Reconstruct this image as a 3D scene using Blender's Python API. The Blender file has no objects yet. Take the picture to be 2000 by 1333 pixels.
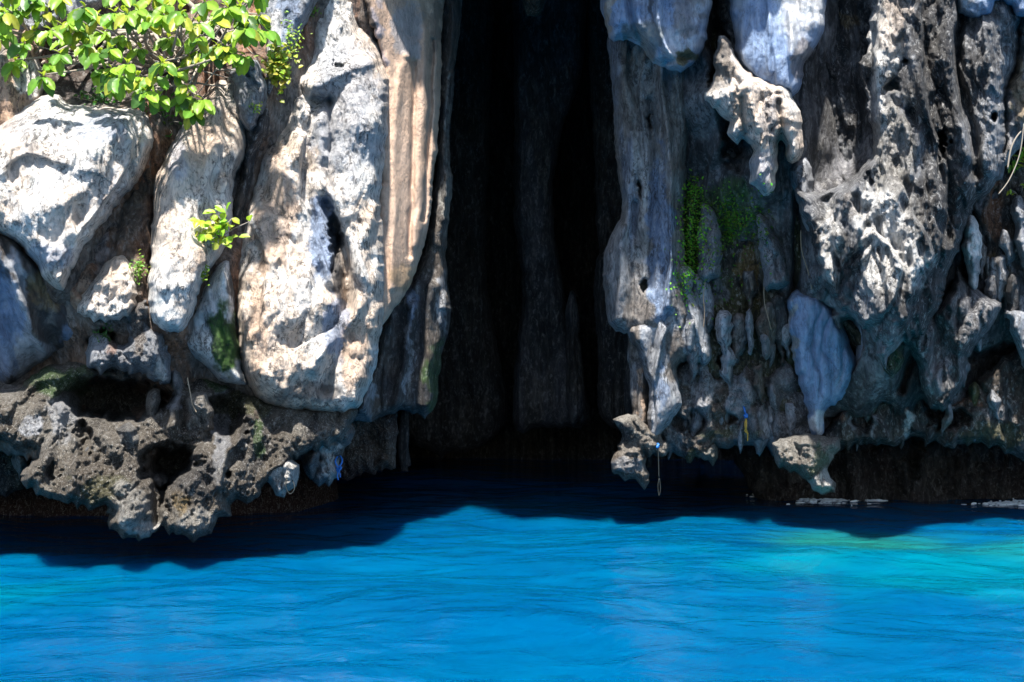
import bpy, math, random
import numpy as np
from mathutils import Vector
R_ = math.radians
scene = bpy.context.scene
col = scene.collection

# ------------------------------------------------------------------ camera, sky, sun, exposure
FPX, CAMH = 2747.0, 1.37            # focal length in photo pixels, eye height over the water
cam_d = bpy.data.cameras.new('camera'); cam = bpy.data.objects.new('camera', cam_d); col.objects.link(cam)
cam_d.sensor_width = 36; cam_d.lens = FPX/2000*36; cam_d.clip_end = 2000; cam_d.clip_start = .05
cam.location = (0, 0, CAMH); cam.rotation_euler = (R_(90), 0, 0)
scene.camera = cam
SUN_EL, SUN_AZ = 66.0, -7.0         # azimuth measured from straight behind the camera, + = right
world = bpy.data.worlds.new('World'); scene.world = world; world.use_nodes = True
nt = world.node_tree; bg = nt.nodes['Background']
sky = nt.nodes.new('ShaderNodeTexSky'); sky.sky_type = 'NISHITA'; sky.sun_disc = False
sky.sun_elevation = R_(SUN_EL)
el, az = R_(SUN_EL), R_(SUN_AZ)
sdir = Vector((math.sin(az)*math.cos(el), -math.cos(az)*math.cos(el), math.sin(el)))   # towards the sun
sky.sun_rotation = math.atan2(sdir.x, sdir.y)
nt.links.new(sky.outputs[0], bg.inputs[0]); bg.inputs[1].default_value = .085
sun_d = bpy.data.lights.new('sun', 'SUN'); sun_d.energy = 5.0; sun_d.angle = R_(2.2); sun_d.color = (1, .955, .89)
sun = bpy.data.objects.new('sun', sun_d); col.objects.link(sun)
sun.rotation_euler = sdir.to_track_quat('Z', 'Y').to_euler()
scene.view_settings.view_transform = 'Standard'; scene.view_settings.look = 'None'
scene.view_settings.exposure = 1.6; scene.view_settings.gamma = 1
scene.render.engine = 'CYCLES'

# ------------------------------------------------------------------ helpers
rs = np.random.RandomState(7); PERM = np.tile(rs.permutation(256), 3)
GR = rs.normal(size=(256, 3)); GR /= np.linalg.norm(GR, axis=1)[:, None]
RV = rs.rand(256, 3)
def pnoise(x, y, z):
    xi, yi, zi = np.floor(x).astype(int), np.floor(y).astype(int), np.floor(z).astype(int)
    xf, yf, zf = x-xi, y-yi, z-zi
    u, v, w = [t*t*t*(t*(t*6-15)+10) for t in (xf, yf, zf)]
    out = 0
    for dx in (0, 1):
        for dy in (0, 1):
            for dz in (0, 1):
                g = GR[PERM[PERM[PERM[(xi+dx) & 255]+((yi+dy) & 255)]+((zi+dz) & 255)]]
                d = g[..., 0]*(xf-dx)+g[..., 1]*(yf-dy)+g[..., 2]*(zf-dz)
                out = out + d*(u if dx else 1-u)*(v if dy else 1-v)*(w if dz else 1-w)
    return out*1.6
def fbm(x, y, z, s=1., o=4, g=.5):
    t, a, n = 0, 1., 0
    for k in range(o):
        t = t + a*pnoise(x*s+k*7.3, y*s-k*3.1, z*s+k*1.7); n += a; a *= g; s *= 2.03
    return t/n
def ridged(x, y, z, s=1., o=3):
    t, a, n = 0, 1., 0
    for k in range(o):
        t = t + a*(1-2*np.abs(pnoise(x*s+k*9.1, y*s+k*2.7, z*s)))
        n += a; a *= .5; s *= 2.1
    return t/n
def worley(x, y, z, s=1.):
    x, y, z = x*s, y*s, z*s
    xi, yi, zi = np.floor(x).astype(int), np.floor(y).astype(int), np.floor(z).astype(int)
    best = np.full(x.shape, 9.)
    for dx in (-1, 0, 1):
        for dy in (-1, 0, 1):
            for dz in (-1, 0, 1):
                r = RV[PERM[PERM[PERM[(xi+dx) & 255]+((yi+dy) & 255)]+((zi+dz) & 255)]]
                d = (xi+dx+r[..., 0]-x)**2+(yi+dy+r[..., 1]-y)**2+(zi+dz+r[..., 2]-z)**2
                best = np.minimum(best, d)
    return np.sqrt(best)
def sstep(a, b, x):
    t = np.clip((x-a)/(b-a), 0, 1); return t*t*(3-2*t)
def W(px, py, D):
    return np.stack([(px-1000)*D/FPX, D+0*px, CAMH-(py-666.5)*D/FPX], -1)
def P(px, py, D):
    return Vector(((px-1000)*D/FPX, D, CAMH-(py-666.5)*D/FPX))
def catmull(pts, step=7., closed=True):
    p = np.array(pts, float); n = len(p); out = []
    for i in range(n if closed else n-1):
        if closed: a, b, c, d = p[i-1], p[i], p[(i+1) % n], p[(i+2) % n]
        else: a, b, c, d = p[max(i-1, 0)], p[i], p[i+1], p[min(i+2, n-1)]
        m = max(1, int(np.hypot(*(c-b))/step)); t = np.arange(m)[:, None]/m
        out.append(.5*((2*b)+(-a+c)*t+(2*a-5*b+4*c-d)*t*t+(-a+3*b-3*c+d)*t**3))
    if not closed: out.append(p[-1:])
    return np.concatenate(out)
def segdist(X, Y, pl, closed, nearest=False):
    """distance (and nearest point) from points to a polyline"""
    A = pl; B = np.roll(pl, -1, 0) if closed else None
    if not closed: A, B = pl[:-1], pl[1:]
    best = np.full(X.shape, 1e18); nx = np.zeros(X.shape); ny = np.zeros(X.shape)
    for (ax, ay), (bx, by) in zip(A, B):
        dx, dy = bx-ax, by-ay; L = dx*dx+dy*dy+1e-9
        t = np.clip(((X-ax)*dx+(Y-ay)*dy)/L, 0, 1)
        qx, qy = ax+t*dx, ay+t*dy
        d = (X-qx)**2+(Y-qy)**2
        m = d < best; best = np.where(m, d, best)
        if nearest: nx = np.where(m, qx, nx); ny = np.where(m, qy, ny)
    return (np.sqrt(best), nx, ny) if nearest else np.sqrt(best)
def inside(X, Y, pl):
    r = np.zeros(X.shape, bool); B = np.roll(pl, -1, 0)
    for (ax, ay), (bx, by) in zip(pl, B):
        if ay == by: continue
        c = ((ay > Y) != (by > Y)) & (X < (bx-ax)*(Y-ay)/(by-ay)+ax)
        r ^= c
    return r
def mesh_obj(name, verts, faces, mats, parent=None, smooth=True, colors=None, midx=None):
    me = bpy.data.meshes.new(name)
    if isinstance(faces, np.ndarray):
        nf, k = faces.shape
        me.vertices.add(len(verts)); me.vertices.foreach_set('co', np.asarray(verts, np.float32).ravel())
        me.loops.add(nf*k); me.loops.foreach_set('vertex_index', faces.astype(np.int32).ravel())
        me.polygons.add(nf); me.polygons.foreach_set('loop_start', np.arange(0, nf*k, k, dtype=np.int32))
        me.update(calc_edges=True)
    else:
        me.from_pydata([tuple(v) for v in verts], [], faces)
    for m in (mats if isinstance(mats, (list, tuple)) else [mats]): me.materials.append(m)
    if midx is not None: me.polygons.foreach_set('material_index', np.asarray(midx, np.int32))
    me.polygons.foreach_set('use_smooth', np.full(len(me.polygons), smooth))
    if colors is not None:
        a = me.color_attributes.new('tint', 'FLOAT_COLOR', 'POINT')
        a.data.foreach_set('color', np.asarray(colors, np.float32).ravel())
    me.update()
    o = bpy.data.objects.new(name, me); col.objects.link(o)
    if parent: o.parent = parent
    return o
def recentre(o):
    """origin to the middle of the object's foot (top-level meshes)"""
    me = o.data; n = len(me.vertices); co = np.empty(n*3, np.float32); me.vertices.foreach_get('co', co); co = co.reshape(-1, 3)
    c = np.array([(co[:, 0].min()+co[:, 0].max())/2, (co[:, 1].min()+co[:, 1].max())/2, co[:, 2].min()])
    me.vertices.foreach_set('co', (co-c).astype(np.float32).ravel()); me.update(); o.location = c.tolist()
def tag(o, label=None, cat=None, group=None, kind=None):
    if label: o['label'] = label
    if cat: o['category'] = cat
    if group: o['group'] = group
    if kind: o['kind'] = kind
    return o

# ------------------------------------------------------------------ materials
def newmat(name):
    m = bpy.data.materials.new(name); m.use_nodes = True
    n = m.node_tree; return m, n, n.nodes['Principled BSDF'], n.links
def rock_material(name, speck=.5, crack=.5, bump=.6, streak=.3, rough=.9, spec_scale=38, dark=(.035, .033, .032), wet=0., shells=0., fleck=0.):
    m, n, b, L = newmat(name); N = n.nodes.new
    geo = N('ShaderNodeNewGeometry'); P0 = geo.outputs['Position']
    att = N('ShaderNodeAttribute'); att.attribute_name = 'tint'
    def noise(scale, detail=6, rough_=.6, vec=P0, dist=0):
        t = N('ShaderNodeTexNoise'); t.inputs['Scale'].default_value = scale; t.inputs['Detail'].default_value = detail
        t.inputs['Roughness'].default_value = rough_; t.inputs['Distortion'].default_value = dist
        L.new(vec, t.inputs['Vector']); return t.outputs['Fac']
    def mr(x, a, b_, c=0., d=1.):
        t = N('ShaderNodeMapRange'); L.new(x, t.inputs[0])
        for i, v in enumerate((a, b_, c, d)): t.inputs[i+1].default_value = v
        return t.outputs[0]
    def math_(op, a, b_):
        t = N('ShaderNodeMath'); t.operation = op
        for i, v in enumerate((a, b_)):
            if isinstance(v, (int, float)): t.inputs[i].default_value = v
            else: L.new(v, t.inputs[i])
        return t.outputs[0]
    def mix(f, a, b_, mode='MIX'):
        t = N('ShaderNodeMix'); t.data_type = 'RGBA'; t.blend_type = mode
        for i, v in ((0, f), (6, a), (7, b_)):
            if isinstance(v, (int, float)): t.inputs[i].default_value = v
            elif isinstance(v, tuple): t.inputs[i].default_value = (*v, 1)
            else: L.new(v, t.inputs[i])
        return t.outputs[2]
    # stretched coordinates for run-off streaks
    mp = N('ShaderNodeMapping'); mp.inputs['Scale'].default_value = (1, 1, .12); L.new(P0, mp.inputs['Vector'])
    st = noise(16, 6, .65, mp.outputs[0], .4)
    big = noise(5.5, 8, .62)
    mq = N('ShaderNodeMapping'); mq.inputs['Scale'].default_value = (1, 1, .5); mq.inputs['Rotation'].default_value = (0, .45, 0); L.new(P0, mq.inputs['Vector'])
    sp = noise(spec_scale, 5, .72, mq.outputs[0], .5); sp2 = noise(spec_scale*.35, 8, .7, mq.outputs[0], 1.)
    # warped voronoi cracks
    wn = N('ShaderNodeTexNoise'); wn.inputs['Scale'].default_value = 7; wn.inputs['Detail'].default_value = 5; L.new(P0, wn.inputs['Vector'])
    va = N('ShaderNodeVectorMath'); va.operation = 'MULTIPLY_ADD'; L.new(wn.outputs['Color'], va.inputs[0])
    va.inputs[1].default_value = (.35, .35, .35); L.new(P0, va.inputs[2])
    vo = N('ShaderNodeTexVoronoi'); vo.feature = 'DISTANCE_TO_EDGE'; vo.inputs['Scale'].default_value = 7; L.new(va.outputs[0], vo.inputs['Vector'])
    ck = mr(vo.outputs['Distance'], .0, .045, 1, 0)
    ckm = math_('MULTIPLY', ck, mr(big, .5, .62))
    c = att.outputs['Color']
    c = mix(math_('MULTIPLY', mr(st, .48, .68), streak), c, mix(1., c, (.42, .43, .46), 'MULTIPLY'))
    c = mix(math_('MULTIPLY', mr(st, .5, .3), streak*.6), c, mix(.45, c, (.55, .52, .47)))
    gate = mr(big, .42, .56, .3, 1.)
    c = mix(math_('MULTIPLY', math_('MULTIPLY', mr(sp, .5, .57), gate), speck), c, dark)
    c = mix(math_('MULTIPLY', mr(sp2, .52, .6), speck*.75), c, mix(1., c, (.33, .32, .33), 'MULTIPLY'))
    c = mix(math_('MULTIPLY', ckm, crack), c, dark)
    if fleck: c = mix(math_('MULTIPLY', math_('MULTIPLY', mr(sp, .47, .4), mr(sp2, .56, .46)), fleck), c, (.6, .59, .57))
    h = math_('ADD', math_('MULTIPLY', sp2, 1.), math_('MULTIPLY', sp, .7))
    h = math_('ADD', h, math_('MULTIPLY', st, .5*streak+.1))
    h = math_('SUBTRACT', h, math_('MULTIPLY', ckm, .25*crack))
    if shells:
        v2 = N('ShaderNodeTexVoronoi'); v2.inputs['Scale'].default_value = 55; v2.inputs['Randomness'].default_value = 1; L.new(va.outputs[0], v2.inputs['Vector'])
        sep = N('ShaderNodeSeparateColor'); L.new(v2.outputs['Color'], sep.inputs[0])
        sh = math_('MULTIPLY', mr(v2.outputs['Distance'], .38, .18), mr(sep.outputs[0], .45, .6))
        sh = math_('MULTIPLY', sh, mr(sp2, .42, .55))
        c = mix(math_('MULTIPLY', sh, shells), c, (.62, .58, .5))
        h = math_('ADD', h, math_('MULTIPLY', sh, .35))
    L.new(c, b.inputs['Base Color'])
    b.inputs['Roughness'].default_value = rough
    b.inputs['Specular IOR Level'].default_value = .25+wet*.4
    if wet: L.new(mr(big, .45, .6, rough, rough-wet*.5), b.inputs['Roughness'])
    bp = N('ShaderNodeBump'); bp.inputs['Strength'].default_value = bump; bp.inputs['Distance'].default_value = .07
    L.new(h, bp.inputs['Height']); L.new(bp.outputs[0], b.inputs['Normal'])
    return m
M_WHITE = rock_material('pale_limestone', speck=.72, crack=.5, bump=.9, streak=.3)
M_SMOOTH = rock_material('smooth_flowstone', speck=.35, crack=.12, bump=.4, streak=.75, spec_scale=50)
M_DARK = rock_material('weathered_dark_limestone', speck=.75, crack=.7, bump=1., streak=.6, wet=.3, fleck=.45)
M_BARN = rock_material('barnacle_crusted_rock', speck=.7, crack=.2, bump=1., streak=.1, shells=.9, fleck=.35, spec_scale=60)
M_TAN = rock_material('tan_flowstone', speck=.25, crack=.08, bump=.45, streak=.3, spec_scale=45)
M_CURT = rock_material('grey_curtain_limestone', speck=.75, crack=.35, bump=.8, streak=.7, wet=.25, fleck=.2)

def simple(name, c, rough=.6, trans=0.):
    m, n, b, L = newmat(name)
    b.inputs['Base Color'].default_value = (*c, 1); b.inputs['Roughness'].default_value = rough
    t = n.nodes.new('ShaderNodeTexNoise'); t.inputs['Scale'].default_value = 60
    mx = n.nodes.new('ShaderNodeMix'); mx.data_type = 'RGBA'; mx.blend_type = 'MULTIPLY'; mx.inputs[0].default_value = .6
    mx.inputs[6].default_value = (*c, 1); L.new(t.outputs['Color'], mx.inputs[7])
    g = n.nodes.new('ShaderNodeMix'); g.data_type = 'RGBA'; g.inputs[0].default_value = .5
    g.inputs[6].default_value = (*c, 1); L.new(mx.outputs[2], g.inputs[7]); L.new(g.outputs[2], b.inputs['Base Color'])
    return m
def leaf_material(name, gloss=.45, trans=.35):
    m, n, b, L = newmat(name); N = n.nodes.new
    a = N('ShaderNodeAttribute'); a.attribute_name = 'tint'
    b.inputs['Roughness'].default_value = gloss; L.new(a.outputs['Color'], b.inputs['Base Color'])
    b.inputs['Specular IOR Level'].default_value = .4
    t = N('ShaderNodeBsdfTranslucent')
    h = N('ShaderNodeMix'); h.data_type = 'RGBA'; h.blend_type = 'MULTIPLY'; h.inputs[0].default_value = 1
    L.new(a.outputs['Color'], h.inputs[6]); h.inputs[7].default_value = (1.25, 1.2, .5, 1); L.new(h.outputs[2], t.inputs[0])
    mx = N('ShaderNodeMixShader'); mx.inputs[0].default_value = trans
    out = n.nodes['Material Output']; L.new(b.outputs[0], mx.inputs[1]); L.new(t.outputs[0], mx.inputs[2]); L.new(mx.outputs[0], out.inputs[0])
    return m
M_LEAF = leaf_material('broad_green_leaf', .4, .42); M_MOSS = leaf_material('moss_green', .8, .2)
M_BARK = simple('grey_bark', (.3, .26, .21), .85)
M_ROOT = simple('dry_root', (.32, .24, .16), .8)
M_BLUE = simple('blue_rope', (.015, .15, .5), .5); M_YEL = simple('yellow_rope', (.5, .3, .03), .5)
M_GREYR = simple('grey_green_line', (.012, .018, .017), .7)

# ------------------------------------------------------------------ rock formations
C = dict(white=(.82, .795, .75), cream=(.74, .6, .48), grey=(.28, .29, .31), dark=(.055, .054, .056), black=(.02, .019, .02),
         tan=(.56, .38, .26), rust=(.34, .15, .07), blue=(.2, .275, .41), pale=(.42, .44, .475), olive=(.085, .085, .03),  # blue: grey stone with the sky tint of its shade in the colour
         moss=(.045, .1, .02), brown=(.13, .1, .075), barn=(.32, .3, .265), ochre=(.3, .2, .07), wine=(.07, .035, .03))
_seed = [0]
FORMS = {}
NOFUSE = ('flowstone_wall', 'stalactite', 'drip_stone', 'lower_shelf', 'undercut_wall', 'cave_foot', 'cave_edge_curtain', 'rock_brow', 'dark_hollow_wall', 'mossy_panel', 'ragged_wall', 'olive_underside')
def rock(name, parent, poly, D, mat, ax=0., ay=0., bulge=.3, R=90., kind='smooth', c1='white', c2='grey', c3=None, cs=1.2,
         stains=(), ridges=(), steps=(), holes=(), bumps=(), folds=None, skirt=1.2, jag=None, step=3.0, label=None, ns=1., curve=True, cbias=0., under=None, amp=1.):
    _seed[0] += 1; sd = _seed[0]*13.7
    pl = catmull(poly, 7.) if curve else np.array(poly, float)
    if jag is None: jag = dict(smooth=3.6, rough=5., flute=3., barnacle=6., dark=5.)[kind]
    pf = pl/60.
    nx = fbm(pf[:, 0], pf[:, 1], 0*pf[:, 0]+sd, 1.6, 4, .6); ny = fbm(pf[:, 0], pf[:, 1], 0*pf[:, 0]+sd+40, 1.6, 4, .6)
    pl = pl+np.stack([nx, ny], 1)*jag*2.2
    pl = pl+np.stack([fbm(pf[:, 0], pf[:, 1], pf[:, 0]*0+sd+9, 6., 2), fbm(pf[:, 0], pf[:, 1], pf[:, 0]*0+sd+77, 6., 2)], 1)*jag*.9
    drip = dict(smooth=6., rough=16., flute=12., barnacle=17., dark=14.)[kind]
    tg = np.roll(pl, -3, 0)-np.roll(pl, 3, 0); tg /= np.linalg.norm(tg, axis=1)[:, None]+1e-9
    area = np.sum(pl[:, 0]*np.roll(pl[:, 1], -1)-np.roll(pl[:, 0], -1)*pl[:, 1]); nd = -tg[:, 0]*np.sign(area)*-1
    nd = -nd if False else nd
    u = pl[:, 0]/13.+sd
    dr_ = np.maximum(0, .25+ridged(u, u*0+sd, pl[:, 1]/40., .8, 2))**2.2
    pl = pl+np.stack([0*dr_, np.clip(-nd, 0, 1)**1.5*dr_*drip*.6], 1)
    x0, y0 = pl.min(0)-step; x1, y1 = pl.max(0)+step
    gx = np.arange(x0, x1+step, step); gy = np.arange(y0, y1+step, step)
    X, Y = np.meshgrid(gx, gy)
    ins = inside(X, Y, pl)
    cell = ins[:-1, :-1] | ins[1:, :-1] | ins[:-1, 1:] | ins[1:, 1:]
    used = np.zeros(X.shape, bool)
    for a in (slice(0, -1), slice(1, None)):
        for b in (slice(0, -1), slice(1, None)): used[a, b] |= cell
    idx = -np.ones(X.shape, int); idx[used] = np.arange(used.sum())
    x, y = X[used], Y[used]; inn = ins[used]
    d, qx, qy = segdist(x, y, pl, True, True)
    out = ~inn
    x = np.where(out, qx, x); y = np.where(out, qy, y); d = np.where(out, 0, d)
    # smooth interior distance
    sp = catmull(poly, 12.) if curve else catmull(np.array(poly), 12.)
    ds = np.hypot(*(np.roll(sp, -1, 0)-sp).T)
    S = np.zeros(x.shape)
    for (qx_, qy_), w_ in zip(sp, ds): S += w_/(((x-qx_)**2+(y-qy_)**2)+60.)**2
    dsm = (math.pi/(2*S))**(1/3.)
    f = sstep(6, 22, d); dd = d*(1-f)+dsm*f
    x_w, z_w = (x-1000)*D/FPX, -y*D/FPX
    ne = fbm(x_w*ns+sd, x_w*0, z_w*ns, 3., 3)
    dd = np.maximum(dd*(1+.9*ne), 0)
    t = np.clip(dd/R, 0, 1); t2 = np.clip(dd/(R*.3), 0, 1)
    prof = .72*np.sqrt(np.maximum(1-(1-t)**1.8, 0))+.28*np.sqrt(np.maximum(1-(1-t2)**2, 0))
    cx, cy = pl.mean(0)
    Dm = D+ax*(x-cx)/100.+ay*(cy-y)/100.
    if under is not None:      # the mass the formations grow out of follows them a little way behind
        off, kk_, cap = under; best = Dm.copy(); best[:] = D
        for (pp, D_, ax_, ay_, cx_, cy_) in FORMS[name]:
            m_ = (x > pp[:, 0].min()-90) & (x < pp[:, 0].max()+90) & (y > pp[:, 1].min()-90) & (y < pp[:, 1].max()+90)
            if not m_.any(): continue
            xm, ym = x[m_], y[m_]; q_ = pp[::3]; dq_ = segdist(xm, ym, q_, True); dq_ = np.where(inside(xm, ym, q_), 0, dq_)
            xc = np.clip(xm, pp[:, 0].min(), pp[:, 0].max()); yc = np.clip(ym, pp[:, 1].min(), pp[:, 1].max())
            v = D_+ax_*(xc-cx_)/100.+ay_*(cy_-yc)/100.+off+kk_*dq_
            k0 = .12; b_ = best[m_]; hh = np.clip(.5+.5*(b_-v)/k0, 0, 1); best[m_] = b_*(1-hh)+v*hh-k0*hh*(1-hh)
        Dm = np.minimum(best, D)
    elif parent is not None and name not in NOFUSE: FORMS.setdefault(parent.name, []).append((pl, D, ax, ay, cx, cy))
    w = W(x, y, Dm); wx, wy, wz = w[:, 0]*ns+sd, w[:, 1]*ns*.3, w[:, 2]*ns
    edge = sstep(0, 14, d)
    h = bulge*prof
    for pts, wd, am in ridges:
        q = catmull(pts, 10., False)
        wob = 7*fbm(wx, wy, wz+9, 2.5, 2)
        dr = segdist(x+wob, y+wob*.5, q, False); h = h+am*np.exp(-(dr/wd)**2)*edge
    for pts, wd, am in steps:
        q = catmull(pts, 10., False)
        xx = x+9*fbm(wx, wy, wz+19, 3.5, 3); yy = y+9*fbm(wx, wy, wz-19, 3.5, 3)
        _, nx_, ny_ = segdist(xx, yy, q, False, True); best = np.full(x.shape, 1e18); sgn = np.zeros(x.shape)
        for (ax_, ay_), (bx_, by_) in zip(q[:-1], q[1:]):
            ex, ey = bx_-ax_, by_-ay_; tt = np.clip(((xx-ax_)*ex+(yy-ay_)*ey)/(ex*ex+ey*ey+1e-9), 0, 1)
            dq = (xx-ax_-tt*ex)**2+(yy-ay_-tt*ey)**2; m_ = dq < best; best = np.where(m_, dq, best)
            sgn = np.where(m_, ex*(yy-ay_)-ey*(xx-ax_), sgn)
        dq = np.sqrt(best); ends = np.minimum(np.hypot(xx-q[0, 0], yy-q[0, 1]), np.hypot(xx-q[-1, 0], yy-q[-1, 1]))
        side = sstep(-3.5, 3.5, np.sign(sgn)*dq)
        h = h+am*side*np.exp(-(dq/wd)**1.5)*sstep(0, 30, ends)*edge
    for (bx, by, rx, ry, am) in bumps:
        e = ((x-bx)/rx)**2+((y-by)/ry)**2; h = h+am*np.exp(-e)*edge
    h_shape = h
    def fold(n_, amp):     # overlapping sheets: gentle rise, sharp drop
        fl = np.floor(n_); fr = n_-fl
        return amp*(fr*.8-sstep(.8, 1., fr)*.8)
    crack = lambda sc, zz=.6, w_=.09: -np.exp(-(np.abs(pnoise((wx+.1*fbm(wx, wy, wz, 3, 2))*sc, wy*sc+7, wz*sc*zz))/w_)**1.2)
    gate = sstep(-.1, .35, fbm(wx+20, wy, wz, 1.3, 3))
    if kind == 'smooth':
        h = h+edge*(.09*fbm(wx, wy, wz*.8, 1.7, 4, .5)+.035*ridged(wx+.06*wz, wy, wz*.55, 4.5, 4)+.014*fbm(wx, wy, wz, 16, 4, .65)
                    +gate*(.014*worley(wx, wy, wz*.6, 13)+.03*crack(3.2, .4))+.05*ridged(wx+.25*wz+.16*fbm(wx, wy, wz, 1.5, 3), wy, wz*.2, 3.6, 4)+.022*ridged(wx+.1*fbm(wx, wy, wz, 2, 2), wy, wz*.22, 11, 3)+.03*sstep(.1,.5,fbm(wx, wy, wz*.4, 4, 3))+fold(2.2*fbm(wx, wy, wz*.4, 1.8, 4, .55), .045))
    elif kind == 'rough':
        h = h+edge*(.13*fbm(wx, wy, wz, 2.2, 5, .6)+.06*ridged(wx, wy, wz*.6, 4, 4)+.03*worley(wx, wy, wz*.5, 8)+.02*worley(wx, wy, wz*.7, 19)+.03*ridged(wx, wy, wz*.25, 9, 3)
                    +.04*crack(4.)+fold(2.5*fbm(wx, wy, wz*.5, 2.4, 4, .6), .07)+.012*fbm(wx, wy, wz, 34, 3))
    elif kind == 'dark':
        h = h+edge*(.2*fbm(wx, wy, wz*.6, 1.8, 6, .6)+.09*ridged(wx, wy, wz*.45, 3.2, 5)+.025*worley(wx, wy, wz*.5, 7)+.015*worley(wx, wy, wz*.6, 17)+.05*ridged(wx+.1*fbm(wx, wy, wz, 2, 3), wy, wz*.3, 8, 4)
                    +.06*crack(2.6, .5)+fold(3*fbm(wx+5, wy, wz*.35, 1.9, 4, .6), .11)+.014*fbm(wx, wy, wz, 30, 3))
    elif kind == 'flute':
        fx = wx+.14*fbm(wx, wy, wz*.5, 1.6, 3)
        h = h+edge*(.07*fbm(wx, wy, wz*.3, 2., 3)+.055*ridged(fx, wy, wz*.09, 5, 3)+.02*fbm(wx, wy, wz*.5, 14, 4, .65)
                    +fold(3*fbm(fx, wy, wz*.1, 2.2, 3, .5), .09)+gate*.05*crack(5, .15)+.02*gate*worley(wx, wy, wz*.5, 12))
    elif kind == 'barnacle':
        h = h+edge*(.17*fbm(wx, wy, wz, 3., 6, .62)+.02*worley(wx, wy, wz*.6, 6)+.012*worley(wx, wy, wz*.6, 16)+.02*worley(wx, wy, wz, 38)+.1*ridged(wx+.12*fbm(wx, wy, wz, 2, 3), wy, wz*.3, 4, 5)
                    +.06*ridged(wx, wy, wz*.6, 4, 4)+.05*crack(4.5)+.014*fbm(wx, wy, wz, 36, 2))
    h = h_shape+(h-h_shape)*amp
    wobx = 22*fbm(wx, wy, wz+5, 5, 4, .6); woby = 22*fbm(wx, wy, wz-5, 5, 4, .6)
    for (hx, hy, rx, ry, am) in holes:
        hs = min(1.6, max(rx, ry)/16.)
        hn = .45*fbm(wx, wy, wz+33, 2.2/max(hs, .25)**.5*2, 4, .6)
        e = np.sqrt(((x+wobx*hs-hx)/rx)**2+((y+woby*hs-hy)/ry)**2)+hn; h = h-am*(1-sstep(.45, 1.12, e))**.8
    Dz = Dm-h
    V = W(x, y, Dz)
    # colour of the stone, with skylit shade painted in as blue: two tones, run-off streaks, stains
    A = lambda c: np.array(C[c] if isinstance(c, str) else c)
    k = sstep(-.28, .28, fbm(wx, wy, wz*.7, cs*2, 5, .6)+cbias)[:, None]
    colr = A(c1)*(1-k)+A(c2)*k
    if c3 is not None:
        k = sstep(.08, .34, fbm(wx+3, wy, wz*.16, 4.5, 4, .6))[:, None]*.85; colr = colr*(1-k)+A(c3)*k
    nzs = fbm(wx+8, wy, wz*.6, 7, 5, .65)
    for (bx, by, rx, ry, cc, am) in stains:
        e = ((x+wobx*1.5-bx)/rx)**2+((y+woby*1.5-by)/ry)**2
        k = (am*sstep(.95, .35, e*.6+nzs*.9))[:, None] if False else (am*(1-sstep(.55, 1.15, e+nzs*1.3)))[:, None]
        colr = colr*(1-k)+A(cc)*k
    colr = np.clip(colr*(1+.25*fbm(wx, wy, wz, 12, 3)[:, None]), .01, .85)
    i = idx
    q = np.stack([i[:-1, :-1][cell], i[1:, :-1][cell], i[1:, 1:][cell], i[:-1, 1:][cell]], 1)
    # skirt: the sides run back into the cliff
    e = np.concatenate([q[:, [0, 1]], q[:, [1, 2]], q[:, [2, 3]], q[:, [3, 0]]])
    key = np.sort(e, 1); kk = key[:, 0]*10000000+key[:, 1]
    un, inv, cnt = np.unique(kk, return_inverse=True, return_counts=True); be = e[cnt[inv] == 1]
    bv = np.unique(be); n0 = len(V)
    nr = 4; VV = [V]; CC = [colr]; maps = [None]
    m0 = {int(v): int(v) for v in bv}
    lev = np.arange(n0); faces = [q]; prev = np.zeros(n0, int); prev[bv] = bv
    for r in range(1, nr+1):
        s_ = skirt*(r/nr)**1.3
        sh = 1-(.0 if r == 0 else .02*r)
        bx_, by_ = x[bv], y[bv]
        nn = fbm(V[bv, 0]*4, V[bv, 2]*4, 0*bx_+r*3.3+sd, 1., 3)*6*(r/nr)
        Vb = W(cx+(bx_-cx)*sh+nn*0, cy+(by_-cy)*sh, Dz[bv]+s_)
        base = n0+(r-1)*len(bv)
        cur = np.zeros(n0, int); cur[bv] = base+np.arange(len(bv))
        faces.append(np.stack([prev[be[:, 1]], prev[be[:, 0]], cur[be[:, 0]], cur[be[:, 1]]], 1))
        VV.append(Vb); CC.append(colr[bv]); prev = cur
    V = np.concatenate(VV); cc = np.concatenate(CC); F = np.concatenate(faces)
    F = F[:, ::-1] if False else F
    o = mesh_obj(name, V, F, mat, parent, True, np.concatenate([cc, np.ones((len(cc), 1))], 1))
    if label: o['label'] = label
    return o

exec_rocks = True
# backing masses: the roots of the two cliffs and the cave chamber
def root_mass(name, label):
    me = bpy.data.meshes.new(name); o = bpy.data.objects.new(name, me); col.objects.link(o); tag(o, label, 'cliff', kind='structure'); return o
cl = root_mass('cliff_left', 'pale weathered limestone cliff left of the sea cave')
cr = root_mass('cliff_right', 'dark and grey limestone cliff right of the sea cave')
def fill_root(root, *a, **k):
    o = rock(root.name, None, *a, **k); old = root.data; root.data = o.data; bpy.data.objects.remove(o); bpy.data.meshes.remove(old); root.data.name = root.name
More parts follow.
